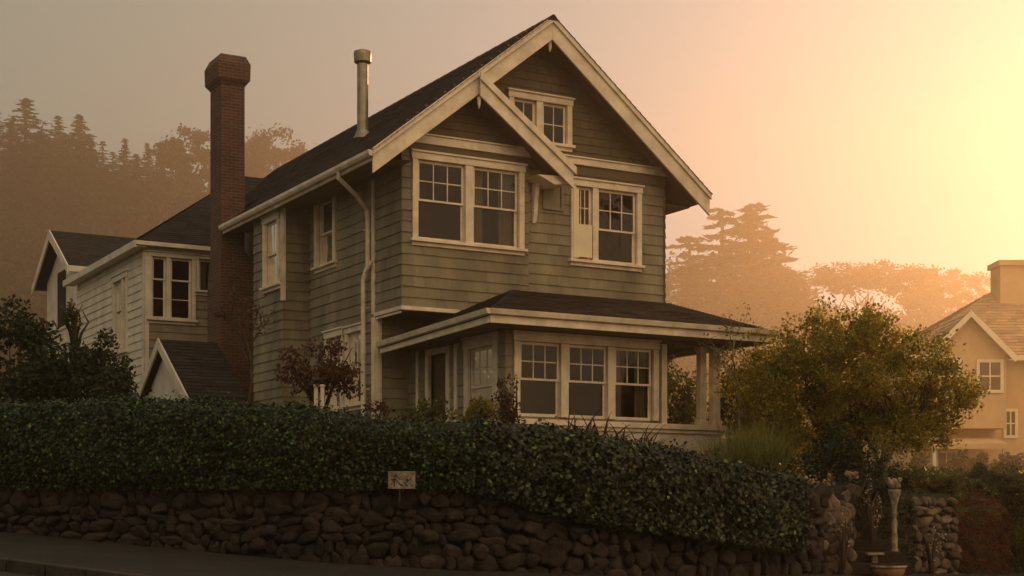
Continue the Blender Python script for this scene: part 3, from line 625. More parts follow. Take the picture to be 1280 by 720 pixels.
# ---- small gabled shed between chimney and wing
shed = empty('garden_shed', Pt(-2.2, 5.9, .5), 'small shed with a steep white trimmed gable behind the hedge', 'shed', rz=TH)
def S(a, b, z): return (a, b, z-.5)                        # local to the shed: a right, b back
k = MB(); k.box(.10, 1.25, .3, 4.0, 0, 2.0); k.prism([S(.10, .3, 2.5), S(.10, 4.0, 2.5), S(.10, 2.15, 3.72)], (1.15, 0, 0)); k.build('wall', 'white', shed)
k = MB(); k.box(.06, .098, .62, 1.0, 1.5, 2.02); k.box(.06, .098, .3, .42, .3, 1.9); k.build('trim_board', 'white', shed)
k = MB(); slope(k, S(-.06, 0, 2.50), S(1.28, 0, 2.50), S(-.06, 2.15, 3.93), S(1.28, 2.15, 3.93)); slope(k, S(-.06, 4.3, 2.55), S(1.28, 4.3, 2.55), S(-.06, 2.15, 3.93), S(1.28, 2.15, 3.93))
slab(k, [S(-.06, 0, 2.49), S(1.28, 0, 2.49), S(1.28, 2.15, 3.92), S(-.06, 2.15, 3.92)], .10); slab(k, [S(-.06, 4.3, 2.54), S(1.28, 4.3, 2.54), S(1.28, 2.15, 3.92), S(-.06, 2.15, 3.92)], .10); k.build('roof', 'roof', shed, normals=False)
for a, b in ((-.05, 2.47), (4.35, 2.52)):
    k = MB(); k.prism([S(-.11, a, b), S(-.11, 2.15, 3.95), S(-.11, 2.15, 3.70), S(-.11, a, b-.25)], (.045, 0, 0)); k.build('barge_board', 'white', shed, bevel=.01)

# ---- white cottage behind on the left
def s_at(px, t):
    a = (px-640)/F; return (a*(Y0+math.cos(TH)*t)-X0+math.sin(TH)*t)/(math.cos(TH)-a*math.sin(TH))
ct = 20.0; cs = s_at(92, ct)
cot = empty('white_cottage', Pt(cs, ct, .5), 'white walled cottage with a dark gable roof behind the rear wing', 'house', rz=TH)
def Q(a, b, z): return (a, b, z-.5)
k = MB(); k.box(.15, 6, .25, 4.2, 0, 6.9); k.prism([Q(.15, .25, 7.4), Q(.15, 4.2, 7.4), Q(.15, 2.2, 8.45)], (5.8, 0, 0)); k.build('wall', 'white', cot)
k = MB(); ez, rz = 7.36, 8.80
slope(k, Q(-.2, -.2, ez), Q(6.2, -.2, ez), Q(-.2, 2.2, rz), Q(6.2, 2.2, rz)); slope(k, Q(-.2, 4.6, ez), Q(6.2, 4.6, ez), Q(-.2, 2.2, rz), Q(6.2, 2.2, rz), tabs=False)
slab(k, [Q(-.2, -.2, ez), Q(6.2, -.2, ez), Q(6.2, 2.2, rz), Q(-.2, 2.2, rz)], .12); slab(k, [Q(-.2, 4.6, ez), Q(6.2, 4.6, ez), Q(6.2, 2.2, rz), Q(-.2, 2.2, rz)], .12); k.build('roof', 'roof', cot, normals=False)
k = MB(); k.prism([Q(-.25, -.25, ez), Q(-.25, 2.2, rz+.02), Q(-.25, 2.2, rz-.30), Q(-.25, -.25, ez-.26)], (.05, 0, 0)); k.prism([Q(-.25, 4.65, ez-.02), Q(-.25, 2.201, rz+.02), Q(-.25, 2.201, rz-.30), Q(-.25, 4.65, ez-.28)], (.05, 0, 0)); k.box(-.2, 6.2, -.26, -.21, ez-.18-.5, ez-.5); k.build('barge_board', 'white', cot, bevel=.01)
k = MB(); k.box(.10, .148, 1.3, 1.38, 5.2, 7.1); k.box(.10, .148, 2.6, 2.68, 5.2, 7.1); k.box(.10, .148, 1.38, 2.6, 7.02, 7.1); k.box(.10, .148, 1.38, 2.6, 5.2, 5.28); win = k.build('window', 'white', cot)
k = MB(); k.box(.12, .146, 1.382, 2.598, 5.282, 7.018); k.build('pane', 'dark', win)
# ------------------------------------------------------------------ hazy house on the right
rh = empty('neighbour_house', (gx(1200, 45), 45, .3), 'pale plastered house on the right, half lost in golden haze, with a block chimney', 'house')
bx = gx(1200, 45)
def N(x, y, z): return (x-bx, y-45, z-.3)
k = MB(); k.box(12.1-bx, 22-bx, .4, 9, 0, 4.5); k.box(12.45-bx, 14.75-bx, -.6, .39, 2.2, 4.45)
k.prism([N(12.45, 44.4, 4.75), N(14.75, 44.4, 4.75), N(13.6, 44.4, 5.85)], (0, 1.6, 0)); k.build('wall', 'hazed_stucco', rh)
k = MB(); e0, e1, p0, p1 = N(11.7, 45, 4.75), N(22.4, 45, 4.75), N(15.9, 49.5, 7.3), N(19, 49.5, 7.3); b0, b1 = N(11.7, 54, 4.75), N(22.4, 54, 4.75)
slope(k, e0, e1, p0, p1, course=.3, th=.03); slope(k, b0, e0, p0, p0, course=.3, th=.03, tabs=False); slope(k, e1, b1, p1, p1, course=.3, tabs=False); slope(k, b1, b0, p1, p0, course=.3, tabs=False)
g0, g1, g2 = 12.2, 15.0, 13.6
slope(k, N(g1, 44.1, 4.60), N(g1, 46.0, 4.60), N(g2, 44.1, 5.98), N(g2, 47.6, 5.98), course=.3, th=.03); slope(k, N(g0, 46.0, 4.60), N(g0, 44.1, 4.60), N(g2, 47.6, 5.98), N(g2, 44.1, 5.98), course=.3, th=.03)
k.build('roof', 'hazed_roof', rh, normals=False)
k = MB(); k.prism([N(g1+.05, 44.05, 4.55), N(g2, 44.05, 5.98), N(g2, 44.05, 5.78), N(g1-.1, 44.05, 4.45)], (0, .06, 0)); k.prism([N(g0-.05, 44.05, 4.55), N(g2, 44.051, 5.98), N(g2, 44.051, 5.78), N(g0+.1, 44.05, 4.45)], (0, .06, 0)); k.box(11.7-bx, 22.4-bx, -.08, -.02, 4.28, 4.44); k.build('fascia', 'cream', rh)
k = MB(); k.box(15.95-bx, 17.2-bx, 3.6, 4.6, 5.0, 7.75); k.box(15.87-bx, 17.3-bx, 3.5, 4.7, 7.751, 7.92); k.build('chimney', 'hazed_stucco', rh)
def plain_window(par, x0, x1, z0, z1, y, nm='window'):
    k = MB(); c = .09
    for q in ((x0, x0+c, z0, z1), (x1-c, x1, z0, z1), (x0+c, x1-c, z0, z0+c), (x0+c, x1-c, z1-c, z1)): k.box(q[0]-bx, q[1]-bx, y-45-.05, y-45+.0, q[2]-.3, q[3]-.3)
    k.box((x0+x1)/2-.02-bx, (x0+x1)/2+.02-bx, y-45-.045, y-45-.021, z0+c-.3, z1-c-.3); k.box(x0+c-bx, x1-c-bx, y-45-.04, y-45-.022, (z0+z1)/2-.32, (z0+z1)/2-.28)
    w_ = k.build(nm, 'cream', par); k = MB(); k.box(x0+c+.001-bx, x1-c-.001-bx, y-45-.02, y-45-.005, z0+c-.3, z1-c-.3); k.build('pane', 'door', w_)
plain_window(rh, 13.85, 14.65, 3.55, 4.55, 44.39); plain_window(rh, 12.7, 13.4, 3.55, 4.55, 44.39)
plain_window(rh, 14.98, 15.42, 2.25, 3.15, 45.39); plain_window(rh, 16.2, 17.0, 2.2, 3.2, 45.39); plain_window(rh, 12.9, 13.6, .6, 1.9, 45.39)
k = MB(); k.prism([N(12.3, 43.6, 2.0), N(12.3, 45.39, 2.35), N(12.3, 45.39, 2.25), N(12.3, 43.6, 1.85)], (2.25, 0, 0)); k.build('awning', 'hazed_stucco', rh)
k = MB(); k.box(12.35-bx, 12.45-bx, -1.35, -1.25, 0, 1.6); k.build('awning_post', 'white', rh); k = MB(); k.box(14.4-bx, 14.5-bx, -1.35, -1.25, 0, 1.6); k.build('awning_post', 'white', rh)
k = MB(); k.box(13.18-bx, 13.24-bx, -1.35, -1.29, 0, 1.6); k.build('awning_post', 'white', rh)

HK = 2.6; rh.scale = (HK, HK, HK); rh.location = (bx*HK, 45*HK, .3*HK)

# ------------------------------------------------------------------ stone retaining walls
def wl_pt(x): return Vector((x, wall_y(x), 0))
def wl_n(x):                                               # outward (towards the street)
    a, b = wl_pt(x-.3), wl_pt(x+.3); d = (b-a).normalized(); return Vector((d.y, -d.x, 0))
def stone_wall(par, x0, x1, ztop, ox, oy, seed, thick=.35, dens=1.0, sm_='stone'):
    core = MB(); n = max(2, int((x1-x0)/.4))
    for i in range(n):
        a, b = x0+(x1-x0)*i/n, x0+(x1-x0)*(i+1)/n; A, B = wl_pt(a), wl_pt(b); na, nb = wl_n(a)*.02, wl_n(b)*.02
        zt = ztop
        z0 = hs(a, A.y)-.3
        p = [A-na*1, B-nb*1, B-nb/.02*thick, A-na/.02*thick]
        core.hexa([(q.x-ox, q.y-oy, z0) for q in p]+[(q.x-ox, q.y-oy, zt-.05) for q in p])
    core.build('wall_core', 'mortar', par, normals=False)
    st = MB(); rr = random.Random(seed); x = x0+.1; idx = 0
    row = 0; z = -1.6
    while z < ztop:
        h = rr.uniform(.11, .27)/dens; x = x0+rr.uniform(0, .1)
        while x < x1:
            w_ = rr.choice((rr.uniform(.10, .2), rr.uniform(.2, .34), rr.uniform(.3, .48)))/dens
            A = wl_pt(x+w_/2)
            if z+h/2 > hs(A.x, A.y)-.08:
                nn = wl_n(x+w_/2); tz = rr.uniform(-.35, .35)
                c = A+nn*rr.uniform(-.03, .02); cz = min(z+h/2+rr.uniform(-.04, .04), ztop-.03)
                tx = Vector((-nn.y, nn.x, 0)); st.rock((c.x-ox, c.y-oy, cz), w_*.53, h*.58*rr.uniform(.85, 1.25), rr.uniform(.07, .13), tx, nn, tz, rr)
            x += w_*1.02
        z += h*.98
    st.build('stone_facing', sm_, par, smooth=True, normals=False)
rw = empty('retaining_wall', (0, 18.7, 0), 'long low wall of rough fieldstones along the pavement, under the hedge', 'wall')
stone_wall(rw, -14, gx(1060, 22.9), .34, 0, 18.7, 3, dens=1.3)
pl = empty('stone_pier', (gx(1165, 24.2), 24.2, 0), 'short stone pier right of the garden entrance, beside the reddish hedge', 'pier')
stone_wall(pl, gx(1136, 24.05), gx(1192, 24.35), .20, gx(1165, 24.2), 24.2, 8, thick=.8, dens=1.5, sm_='rubble')
pl2 = empty('stone_pier', (gx(1028, 23.2), 23.2, 0), 'rough stone pier left of the garden entrance, where the ivy ends', 'pier')
# a taller heap of stones at the end of the long wall
k = MB(); rr = random.Random(5)
for i in range(190):
    px = rr.uniform(992, 1064); top = 612+10*abs((px-1022)/40)
    py = rr.uniform(top, 712); Y = 22.45+rr.uniform(-.06, .1)+(px-1020)*.004; r = rr.uniform(.045, .105)
    k.rock((gx(px, Y)-gx(1028, 23.2), Y-23.2, gz(py, Y)), r, r*rr.uniform(.8, 1.3), r*.9, Vector((1, 0, 0)), Vector((0, -1, 0)), rr.uniform(-.6, .6), rr)
k.build('stone_facing', 'rubble', pl2, smooth=True)
k = MB(); k.box(gx(993, 22.9)-gx(1028, 23.2), gx(1062, 22.9)-gx(1028, 23.2), -.6, .1, -1.4, gz(618, 22.6)); k.build('wall_core', 'mortar', pl2)
# steps going up between the piers
k = MB(); bx2, by2 = gx(1098, 22.7), 22.45
for i in range(3): k.box(-.48-.0, .48, i*.32, i*.32+.9-i*.3, -.95+i*.17, -.95+(i+1)*.17-.002)
stp = empty('garden_steps', (bx2, by2+.1, 0), 'dark stone steps climbing between the two stone piers', 'steps'); k.build('step', 'mortar', stp, bevel=.01)

# ------------------------------------------------------------------ hedge and ivy on the wall
def hedge(name, label, cat, px0, px1, top, bot, leafm, n_front, n_top, size, dfront, dback, seed, group=None):
    """runs along the wall line; top/bot are height profiles by x"""
    x0, x1 = px0, px1; ox = (x0+x1)/2; oy = wall_y(ox); root = empty(name, (ox, oy, .3), label, cat, group)
    rows = []; ns = 60; core = MB(); nc = 9
    def sect(x, v):                                        # v 0..1 from bottom front over the top to the back
        A = wl_pt(x); nn = wl_n(x); zt, zb = top(x), bot(x); nz_ = noise.noise(Vector((x*1.1+seed, v*3, 1)))
        bump = .10*nz_+.05*noise.noise(Vector((x*4+seed, v*9, 4)))
        if v < .62:
            q = v/.62; out = dfront(x)+.10*math.sin(q*PI)+bump; z = zb+(zt-zb)*q**.95
            if q > .8: out -= (q-.8)**2*2.2
            return A+nn*out+Vector((0, 0, z)), (nn+Vector((0, 0, .25+max(0, q-.7)*3))).normalized()
        q = (v-.62)/.38; out = dfront(x)-.09-q*(dback+dfront(x)); z = zt+bump*.8+.05*math.sin(q*PI)
        return A+nn*out+Vector((0, 0, z)), Vector((0, 0, 1))
    for i in range(ns+1):
        x = x0+(x1-x0)*i/ns
        for j in range(nc+1):
            p, n_ = sect(x, j/nc); p = p-n_*.11; core.v.append((p.x-ox, p.y-oy, p.z-.3))
    for i in range(ns):
        for j in range(nc): a = i*(nc+1)+j; core.f.append((a, a+1, a+nc+2, a+nc+1))
    core.build('inner_growth', 'dark_leaf', root, smooth=True)
    rr = random.Random(seed); P, Nn = [], []
    for i in range(n_front+n_top):
        x = rr.uniform(x0, x1); v = rr.uniform(0, .62) if i < n_front else rr.uniform(.6, 1)
        p, n_ = sect(x, v); d = rr.gauss(0, .035); 
        if rr.random() < .03: d += rr.uniform(.03, .14)
        if noise.noise(Vector((p.x*2.6+seed, p.z*3.0, 7))) < -.28 and v < .6 and rr.random() < .7: d -= .09
        p = p+n_*d; P.append((p.x-ox, p.y-oy, p.z-.3)); Nn.append(tuple(n_))
    leaf_obj('foliage', P, size, leafm, root, nrm=Nn, aspect=.75, up=.3)
    return root
def prof(tab): return lambda x: lerp_tab(tab, x)
YT = lambda px: lerp_tab(wall_px, px)+.35
htop = [(gx(p, YT(p)), gz(y, YT(p))) for p, y in ((-420, 506), (0, 512), (130, 508), (300, 512), (360, 517), (420, 524), (500, 531), (600, 536), (660, 541), (720, 549), (800, 563), (870, 577), (940, 590), (985, 602), (1010, 618))]
YB = lambda px: lerp_tab(wall_px, px)-.15
hbot = [(gx(p, YB(p)), gz(y, YB(p))) for p, y in ((-420, 615), (0, 612), (400, 613), (560, 615), (620, 622), (660, 638), (720, 652), (800, 664), (880, 676), (950, 688), (1000, 694))]
hx = gx(610, 19)
hedge('clipped_hedge', 'long dense dark green hedge on top of the stone wall', 'hedge', -13.5, hx, prof(htop), prof(hbot), 'hedge_leaf', 58000, 28000, .047, lambda x: .10, .95, 3)
hedge('ivy', 'small leaved ivy spilling over the right part of the stone wall', 'ivy', hx-.15, gx(992, 21.7), prof(htop), prof(hbot), 'ivy_leaf', 26000, 12000, .066, lambda x: .14+.08*sm(hx, hx+2, x), .9, 9)

# ------------------------------------------------------------------ shrubs and trees
def shrub(name, label, cat, cx, Y, z0, rx, ry, rz, n, size, leafm, seed, group=None, clumps=26, flat=1.0, stems=5, gap=.0, up=.2, aspect=.55, lift=.0):
    root = empty(name, (cx, Y, z0), label, cat, group); r2 = np.random.default_rng(seed)
    k = MB()
    for i in range(stems):
        a = r2.random()*2*PI; e = Vector((math.cos(a)*rx*.6, math.sin(a)*ry*.6, rz*r2.uniform(1.0, 1.6)))
        m_ = e*.5+Vector((r2.normal()*.08, r2.normal()*.08, .05)); b = .025+.02*rz; k.tube([(0, 0, -.15), tuple(m_*.6), tuple(m_*1.1), tuple(e)], [b, b*.7, b*.5, b*.15], 6)
    k.build('stem', 'bark', root, smooth=True)
    P = []
    for c in range(clumps):
        d = r2.normal(size=3); d /= np.linalg.norm(d); rad = r2.random()**.45; cc = d*rad*.78; cr = r2.uniform(.22, .42)*(1-.25*rad)
        m = int(n/clumps*(cr/.32)**2); q = r2.normal(size=(m, 3)); q /= np.linalg.norm(q, axis=1)[:, None]; q *= (cr*(1-gap*.3)*r2.random(m)**.35)[:, None]
        P.append(cc+q)
    P = np.concatenate(P); P *= np.array([rx, ry, rz]); P[:, 2] += rz*.95+lift
    P = P[P[:, 2] > -.02]
    leaf_obj('foliage', P, size, leafm, root, up=up, aspect=aspect); return root
def px_shrub(name, label, cat, px0, px1, py0, py1, Y, n, size, leafm, seed, depth=None, **kw):
    x0, x1 = gx(px0, Y), gx(px1, Y); z1, z0 = gz(py0, Y), gz(py1, Y)
    return shrub(name, label, cat, (x0+x1)/2, Y, z0, (x1-x0)/2, (depth or (x1-x0)/2), (z1-z0)/2, n, size, leafm, seed, **kw)
px_shrub('evergreen_bush', 'large dark bush at the far left edge behind the hedge', 'bush', -70, 112, 372, 560, 23.5, 9000, .09, 'dark_leaf', 1, depth=1.2)
px_shrub('evergreen_bush', 'round topped dark bush left of the little shed', 'bush', 62, 176, 396, 560, 22.6, 9000, .075, 'dark_leaf', 2, depth=.8)
px_shrub('evergreen_bush', 'low dark bush in front of the small shed gable', 'bush', 96, 160, 470, 560, 22.0, 3000, .06, 'dark_leaf', 3, depth=.5)
px_shrub('young_shrub', 'sparse leggy shrub against the white cottage wall', 'shrub', 74, 112, 366, 430, 23.9, 420, .07, 'olive_leaf', 4, depth=.3, clumps=14, stems=7)
px_shrub('red_leaf_shrub', 'wide reddish brown shrub in front of the downstairs side windows', 'shrub', 336, 468, 412, 516, 24.3, 2600, .085, 'red_leaf', 5, depth=.7, clumps=24, stems=9)
px_shrub('garden_shrub', 'thin shrub with pale leaf tips below the downspout', 'shrub', 440, 508, 488, 545, 22.0, 800, .05, 'red_leaf', 6, depth=.35, clumps=16, stems=6)
px_shrub('garden_shrub', 'olive shrub below the porch side door', 'shrub', 500, 585, 490, 560, 22.5, 2200, .06, 'olive_leaf', 7, depth=.5, clumps=22, stems=6)
px_shrub('garden_shrub', 'yellow green shrub under the porch side window', 'shrub', 560, 640, 478, 560, 22.3, 2200, .06, 'gold_leaf', 8, depth=.5, clumps=20, stems=7)
px_shrub('climbing_shrub', 'narrow upright shrub climbing the front corner of the porch', 'shrub', 612, 654, 446, 560, 23.0, 1500, .055, 'red_leaf', 9, depth=.25, clumps=22, stems=5)
px_shrub('garden_shrub', 'small yellow leaved plant below the porch corner', 'shrub', 590, 690, 520, 565, 21.6, 1500, .05, 'gold_leaf', 10, depth=.4, clumps=20, stems=6)
# brown fern fronds under the porch windows
def fronds(name, label, cat, px0, px1, py, Y, n, ln, m, seed, droop=.5, spread=.8, width=.03, seg=6, up=1.0, lean=0):
    rr = random.Random(seed); x0, x1 = gx(px0, Y), gx(px1, Y); ox = (x0+x1)/2; z0 = gz(py, Y); root = empty(name, (ox, Y, z0), label, cat); k = MB()
    for i in range(n):
        bx_ = rr.uniform(x0, x1)-ox; by = rr.uniform(-.3, .3); a = rr.uniform(0, 2*PI); l = ln*rr.uniform(.6, 1.1); t = spread*rr.uniform(.2, 1)
        d = Vector((math.cos(a)*t+lean, math.sin(a)*t, up)).normalized(); p = Vector((bx_*.5, by, 0)); side = Vector((-d.y, d.x, 0)); side = side.normalized() if side.length > .01 else Vector((1, 0, 0)); w0 = width*rr.uniform(.6, 1.2)
        side = (side+Vector((rr.uniform(-.5, .5), rr.uniform(-.5, .5), 0))).normalized(); prev = None
        for s in range(seg+1):
            f = s/seg; w_ = w0*(1-f**1.5)*.5+.001; cur = (p-side*w_, p+side*w_)
            if prev: k.face(prev[0], prev[1], cur[1], cur[0])
            prev = cur; p = p+d*(l/seg); d = (d+Vector((0, 0, -droop*f*.5))).normalized()
    k.build('blade', m, root, normals=False)['kind'] = 'stuff'; return root
fronds('fern', 'dark arching ferns under the porch windows', 'fern', 680, 780, 566, 21.9, 190, .85, 'red_leaf', 3, droop=.8, spread=1.6, width=.05, up=.6)
fronds('fern', 'dark arching ferns below the right end of the porch sill', 'fern', 740, 850, 580, 21.8, 200, .8, 'red_leaf', 4, droop=.8, spread=1.6, width=.05, up=.6)
fronds('tall_grass', 'tall arching clump of ornamental grass beside the porch corner', 'grass clump', 885, 990, 612, 22.0, 900, 1.05, 'straw', 5, droop=.5, spread=.75, width=.022)
fronds('tall_grass', 'smaller tuft of grass in front of the porch skirt', 'grass clump', 872, 915, 598, 21.8, 260, .6, 'straw', 6, droop=.5, spread=.9, width=.02)
px_shrub('cone_shrub', 'smooth ochre coloured rounded shrub between grass clump and dark tree', 'shrub', 962, 1008, 540, 640, 23.6, 5200, .035, 'olive_leaf', 21, depth=.3, clumps=60, stems=2)
# twiggy branches
def limbs(k, p, d, l, r, depth, rr, tips, spread=.6, up=.12, nb=3, shrink=.68):
    pts = [p]; q = Vector(p); dd = Vector(d)
    for i in range(4):
        dd = (dd+Vector((rr.gauss(0, .13), rr.gauss(0, .13), rr.gauss(0, .08)+up*.3))).normalized(); q = q+dd*l/4; pts.append(q.copy())
    k.tube([tuple(x) for x in pts], [r*(1-.12*i) for i in range(5)], 6 if depth > 1 else 4, cap=False)
    if depth == 0: tips.extend([pts[2], pts[3], pts[4]]); return
    for j in range(nb):
        a = rr.uniform(0, 2*PI); o = dd.orthogonal().normalized(); o2 = dd.cross(o); nd = (dd+(o*math.cos(a)+o2*math.sin(a))*spread*rr.uniform(.6, 1.3)+Vector((0, 0, up))).normalized()
        s = pts[4] if j == 0 else pts[rr.choice((2, 3, 4))]; limbs(k, s, nd, l*shrink*rr.uniform(.8, 1.2), r*.58, depth-1, rr, tips, spread, up, nb, shrink)
def tree(name, label, cat, base, h, trunk_r, leafm, n, size, seed, lean=(0, 0, 1), depth=3, spread=.7, clump=.25, up=.1, barkm='bark', nb=3, trunk=.3, group=None, aspect=.55, shrink=.7):
    rr = random.Random(seed); root = empty(name, base, label, cat, group); k = MB(); tips = []
    limbs(k, Vector((0, 0, -.1)), Vector(lean).normalized(), h*trunk, trunk_r, depth, rr, tips, spread, up, nb, shrink)
    k.build('trunk', barkm, root, smooth=True)
    T = np.array([tuple(t) for t in tips]); idx = NR.integers(0, len(T), n); P = T[idx]+NR.normal(size=(n, 3))*clump*np.array([1, 1, .7])
    if n: leaf_obj('crown', P, size, leafm, root, up=.2, aspect=aspect)
    return root
tree('bare_tree', 'nearly bare small tree leaning in front of the brick chimney', 'tree', (gx(308, 24.5), 24.5, gz(520, 24.5)), 2.2, .035, 'red_leaf', 420, .06, 12, lean=(.35, 0, 1), depth=3, spread=.55, clump=.06, trunk=.45)
tree('thin_tree', 'slender pale trunked tree beyond the open porch corner', 'tree', (gx(923, 26.5), 26.5, gz(575, 26.5)), 2.2, .035, 'olive_leaf', 500, .06, 14, lean=(.02, 0, 1), depth=3, spread=.8, clump=.08, trunk=.5, barkm='birch')
# the big backlit garden tree
def big_tree():
    Y = 27.0; cx, z0 = gx(1085, Y), .45; root = empty('garden_tree', (cx, Y, z0), 'big round backlit tree with golden leaves right of the porch', 'tree')
    k = MB(); rr = random.Random(4); tips = []
    for d, l in (((-.5, .1, 1), 1.1), ((.35, -.2, 1), 1.1), ((.0, .5, 1), 1.2), ((-.9, -.3, .9), 1.2), ((.8, .2, .8), 1.1)): limbs(k, Vector((0, 0, -.2)), Vector(d).normalized(), l, .075, 3, rr, tips, .6, .12)
    k.build('trunk', 'bark', root, smooth=True)
    r2 = np.random.default_rng(8); P = []
    # crown outline in px: (centre x, centre y, radius x, radius y)
    lobes = [(1010, 440, 62, 44), (1060, 425, 50, 40), (1105, 425, 48, 42), (1150, 455, 46, 42), (1180, 490, 36, 36), (1090, 480, 90, 60), (1030, 490, 80, 60), (1140, 510, 70, 45), (985, 470, 45, 40), (1060, 530, 80, 45), (960, 500, 45, 50), (1010, 550, 60, 40), (1120, 540, 50, 35), (1180, 515, 30, 18), (945, 455, 30, 22), (1195, 500, 34, 22), (1165, 540, 45, 26), (935, 490, 40, 50), (960, 540, 45, 36), (1080, 408, 36, 26), (1035, 408, 34, 24)]
    for i, (x, y, a, b) in enumerate(lobes):
        nc = int(a*b/62)
        for c in range(nc):
            d = r2.normal(size=3); d /= np.linalg.norm(d); d *= r2.random()**.4*.92
            cx_, cz_, cy_ = gx(x+a*d[0], Y)-cx, gz(y-b*d[2], Y)-z0, d[1]*1.25+r2.normal()*.15
            m = 76; cr = r2.uniform(.06, .16); P.append(np.array([cx_, cy_, cz_])+r2.normal(size=(m, 3))*cr*np.array([1, 1, .75]))
    for x, y in ((1204, 490), (1216, 494), (1222, 490), (1198, 478), (1212, 503)):      # drooping right sprays
        P.append(np.array([gx(x, Y)-cx, 0, gz(y, Y)-z0])+r2.normal(size=(36, 3))*np.array([.12, .15, .035]))
    for x, y in ((905, 436), (918, 446), (930, 438), (940, 447), (950, 430), (925, 460), (912, 466), (942, 470), (955, 445), (965, 418), (972, 432), (900, 452), (935, 420), (955, 408), (990, 395), (1015, 392), (1100, 386), (1082, 392), (1120, 396)):
        P.append(np.array([gx(x, Y)-cx, r2.normal()*.3, gz(y, Y)-z0])+r2.normal(size=(22, 3))*.055)
    leaf_obj('crown', np.concatenate(P), .064, 'gold_leaf', root, up=.1, aspect=.6); return root
big_tree()
px_shrub('garden_bush', 'dark bush seen through the open end of the porch', 'bush', 800, 905, 440, 600, 33.0, 5200, .09, 'olive_leaf', 30, depth=1.2, clumps=40)
px_shrub('garden_bush', 'wide olive bush behind the right end of the porch', 'bush', 880, 1010, 452, 600, 31.0, 8000, .09, 'olive_leaf', 31, depth=1.4, clumps=44)
px_shrub('garden_bush', 'dense dark bush under the big golden tree', 'bush', 985, 1110, 520, 640, 25.6, 8000, .07, 'dark_leaf', 32, depth=.9, clumps=44)
# low hedges and plants on the right
def box_hedge(name, label, cat, pts, depth, n, size, leafm, seed, rough=.07):
    """pts: (px, Y, top py, bottom py) along the front; a dense clipped body with leaf on every face"""
    A = [Vector((gx(p, Y), Y, 0)) for p, Y, a, b in pts]; T = [(gz(a, Y), gz(b, Y)) for p, Y, a, b in pts]
    o0 = A[len(A)//2].copy(); o0.z = T[0][1]; root = empty(name, o0, label, cat); rr = random.Random(seed)
    def at_(u):
        f = u*(len(A)-1); i = min(int(f), len(A)-2); f -= i; return A[i].lerp(A[i+1], f), T[i][0]+(T[i+1][0]-T[i][0])*f, T[i][1]+(T[i+1][1]-T[i][1])*f
    def pt(u, v):                                           # v 0..1 front, 1..2 top, 2..3 back
        a, zt, zb = at_(u); bmp = rough*2*noise.noise(Vector((a.x*1.6, v*2.2, seed)))+rough*noise.noise(Vector((a.x*5, v*7, seed)))
        rd = .12
        if v < 1: z = zb+(zt-zb)*v; y = -bmp+rd*max(0, v-.85)*3; nn = Vector((0, -1, .2+max(0, v-.8)*4))
        elif v < 2: z = zt+bmp; y = (v-1)*depth; nn = Vector((0, 0, 1))
        else: z = zt-(zt-zb)*(v-2); y = depth+bmp; nn = Vector((0, 1, .2))
        return Vector((a.x, a.y+y, z))-o0, nn.normalized()
    k = MB(); nu, nv = 30, 18
    for i in range(nu+1):
        for j in range(nv+1):
            p, nn = pt(i/nu, 3*j/nv); k.v.append(tuple(p-nn*.06))
    for i in range(nu):
        for j in range(nv): a = i*(nv+1)+j; k.f.append((a, a+1, a+nv+2, a+nv+1))
    k.f.append(tuple(range(nv+1))); k.f.append(tuple(nu*(nv+1)+j for j in range(nv+1)))
    k.build('inner_growth', 'dark_leaf', root, smooth=True); P, Nn = [], []
    for i in range(n):
        e = rr.random()
        if e < .12:
            u = rr.choice((0, 1)); p0, n0 = pt(u, rr.uniform(0, 1)); p = p0+Vector((rr.gauss(0, .03), rr.uniform(0, depth), rr.gauss(0, .03))); nn = Vector((-1 if u == 0 else 1, 0, .2))
        else: p, nn = pt(rr.random(), rr.uniform(0, 1) if e < .62 else rr.uniform(1, 2) if e < .9 else rr.uniform(2, 3)); p = p+nn*rr.gauss(0, .03)
        P.append(tuple(p)); Nn.append(tuple(nn))
    leaf_obj('foliage', P, size, leafm, root, nrm=Nn, aspect=.6, up=.2); return root
box_hedge('garden_bush', 'dark shaggy bush filling the gap above the garden steps', 'bush', [(1050, 22.95, 608, 726), (1085, 23.25, 600, 726), (1112, 23.6, 604, 726), (1142, 23.95, 618, 726)], .9, 9000, .06, 'dark_leaf', 33, rough=.2)
box_hedge('low_hedge', 'sprawling yellow green hedge right of the big tree', 'hedge', [(1112, 24.7, 590, 640), (1150, 24.9, 588, 640), (1193, 25.2, 594, 640), (1212, 27.0, 600, 650), (1245, 27.2, 606, 650)], 3.0, 20000, .05, 'olive_leaf', 34, rough=.22)
box_hedge('low_hedge', 'yellow green hedge running out of the picture at the right edge', 'hedge', [(1240, 27.2, 596, 720), (1262, 27.0, 593, 724), (1300, 27, 596, 724), (1380, 27.6, 598, 724)], 3.0, 20000, .05, 'olive_leaf', 35, rough=.22)
box_hedge('rust_hedge', 'clipped square hedge with rust red new growth right of the stone pier', 'hedge', [(1193, 24.7, 631, 722), (1225, 24.9, 628, 722), (1252, 25.1, 630, 722), (1262, 25.2, 640, 722)], .8, 12000, .04, 'rust_leaf', 36, rough=.10)
px_shrub('plant_clump', 'straggling climber right of the rust red hedge', 'plant', 1256, 1300, 632, 720, 25.6, 2400, .04, 'olive_leaf', 37, depth=.3, clumps=30)
for px, w_, lab in ((1150, 20, 'hazy bush left of the awning post'), (1198, 18, 'hazy bush between the awning posts'), (1228, 20, 'hazy bush under the right end of the awning'), (1262, 26, 'hazy bush at the foot of the neighbour house wall')):
    px_shrub('hazy_bush', lab, 'bush', px-w_, px+w_, 556, 614, 104, 3000, .22, 'olive_leaf', px, group='bushes in front of the neighbour house', clumps=20, stems=3)
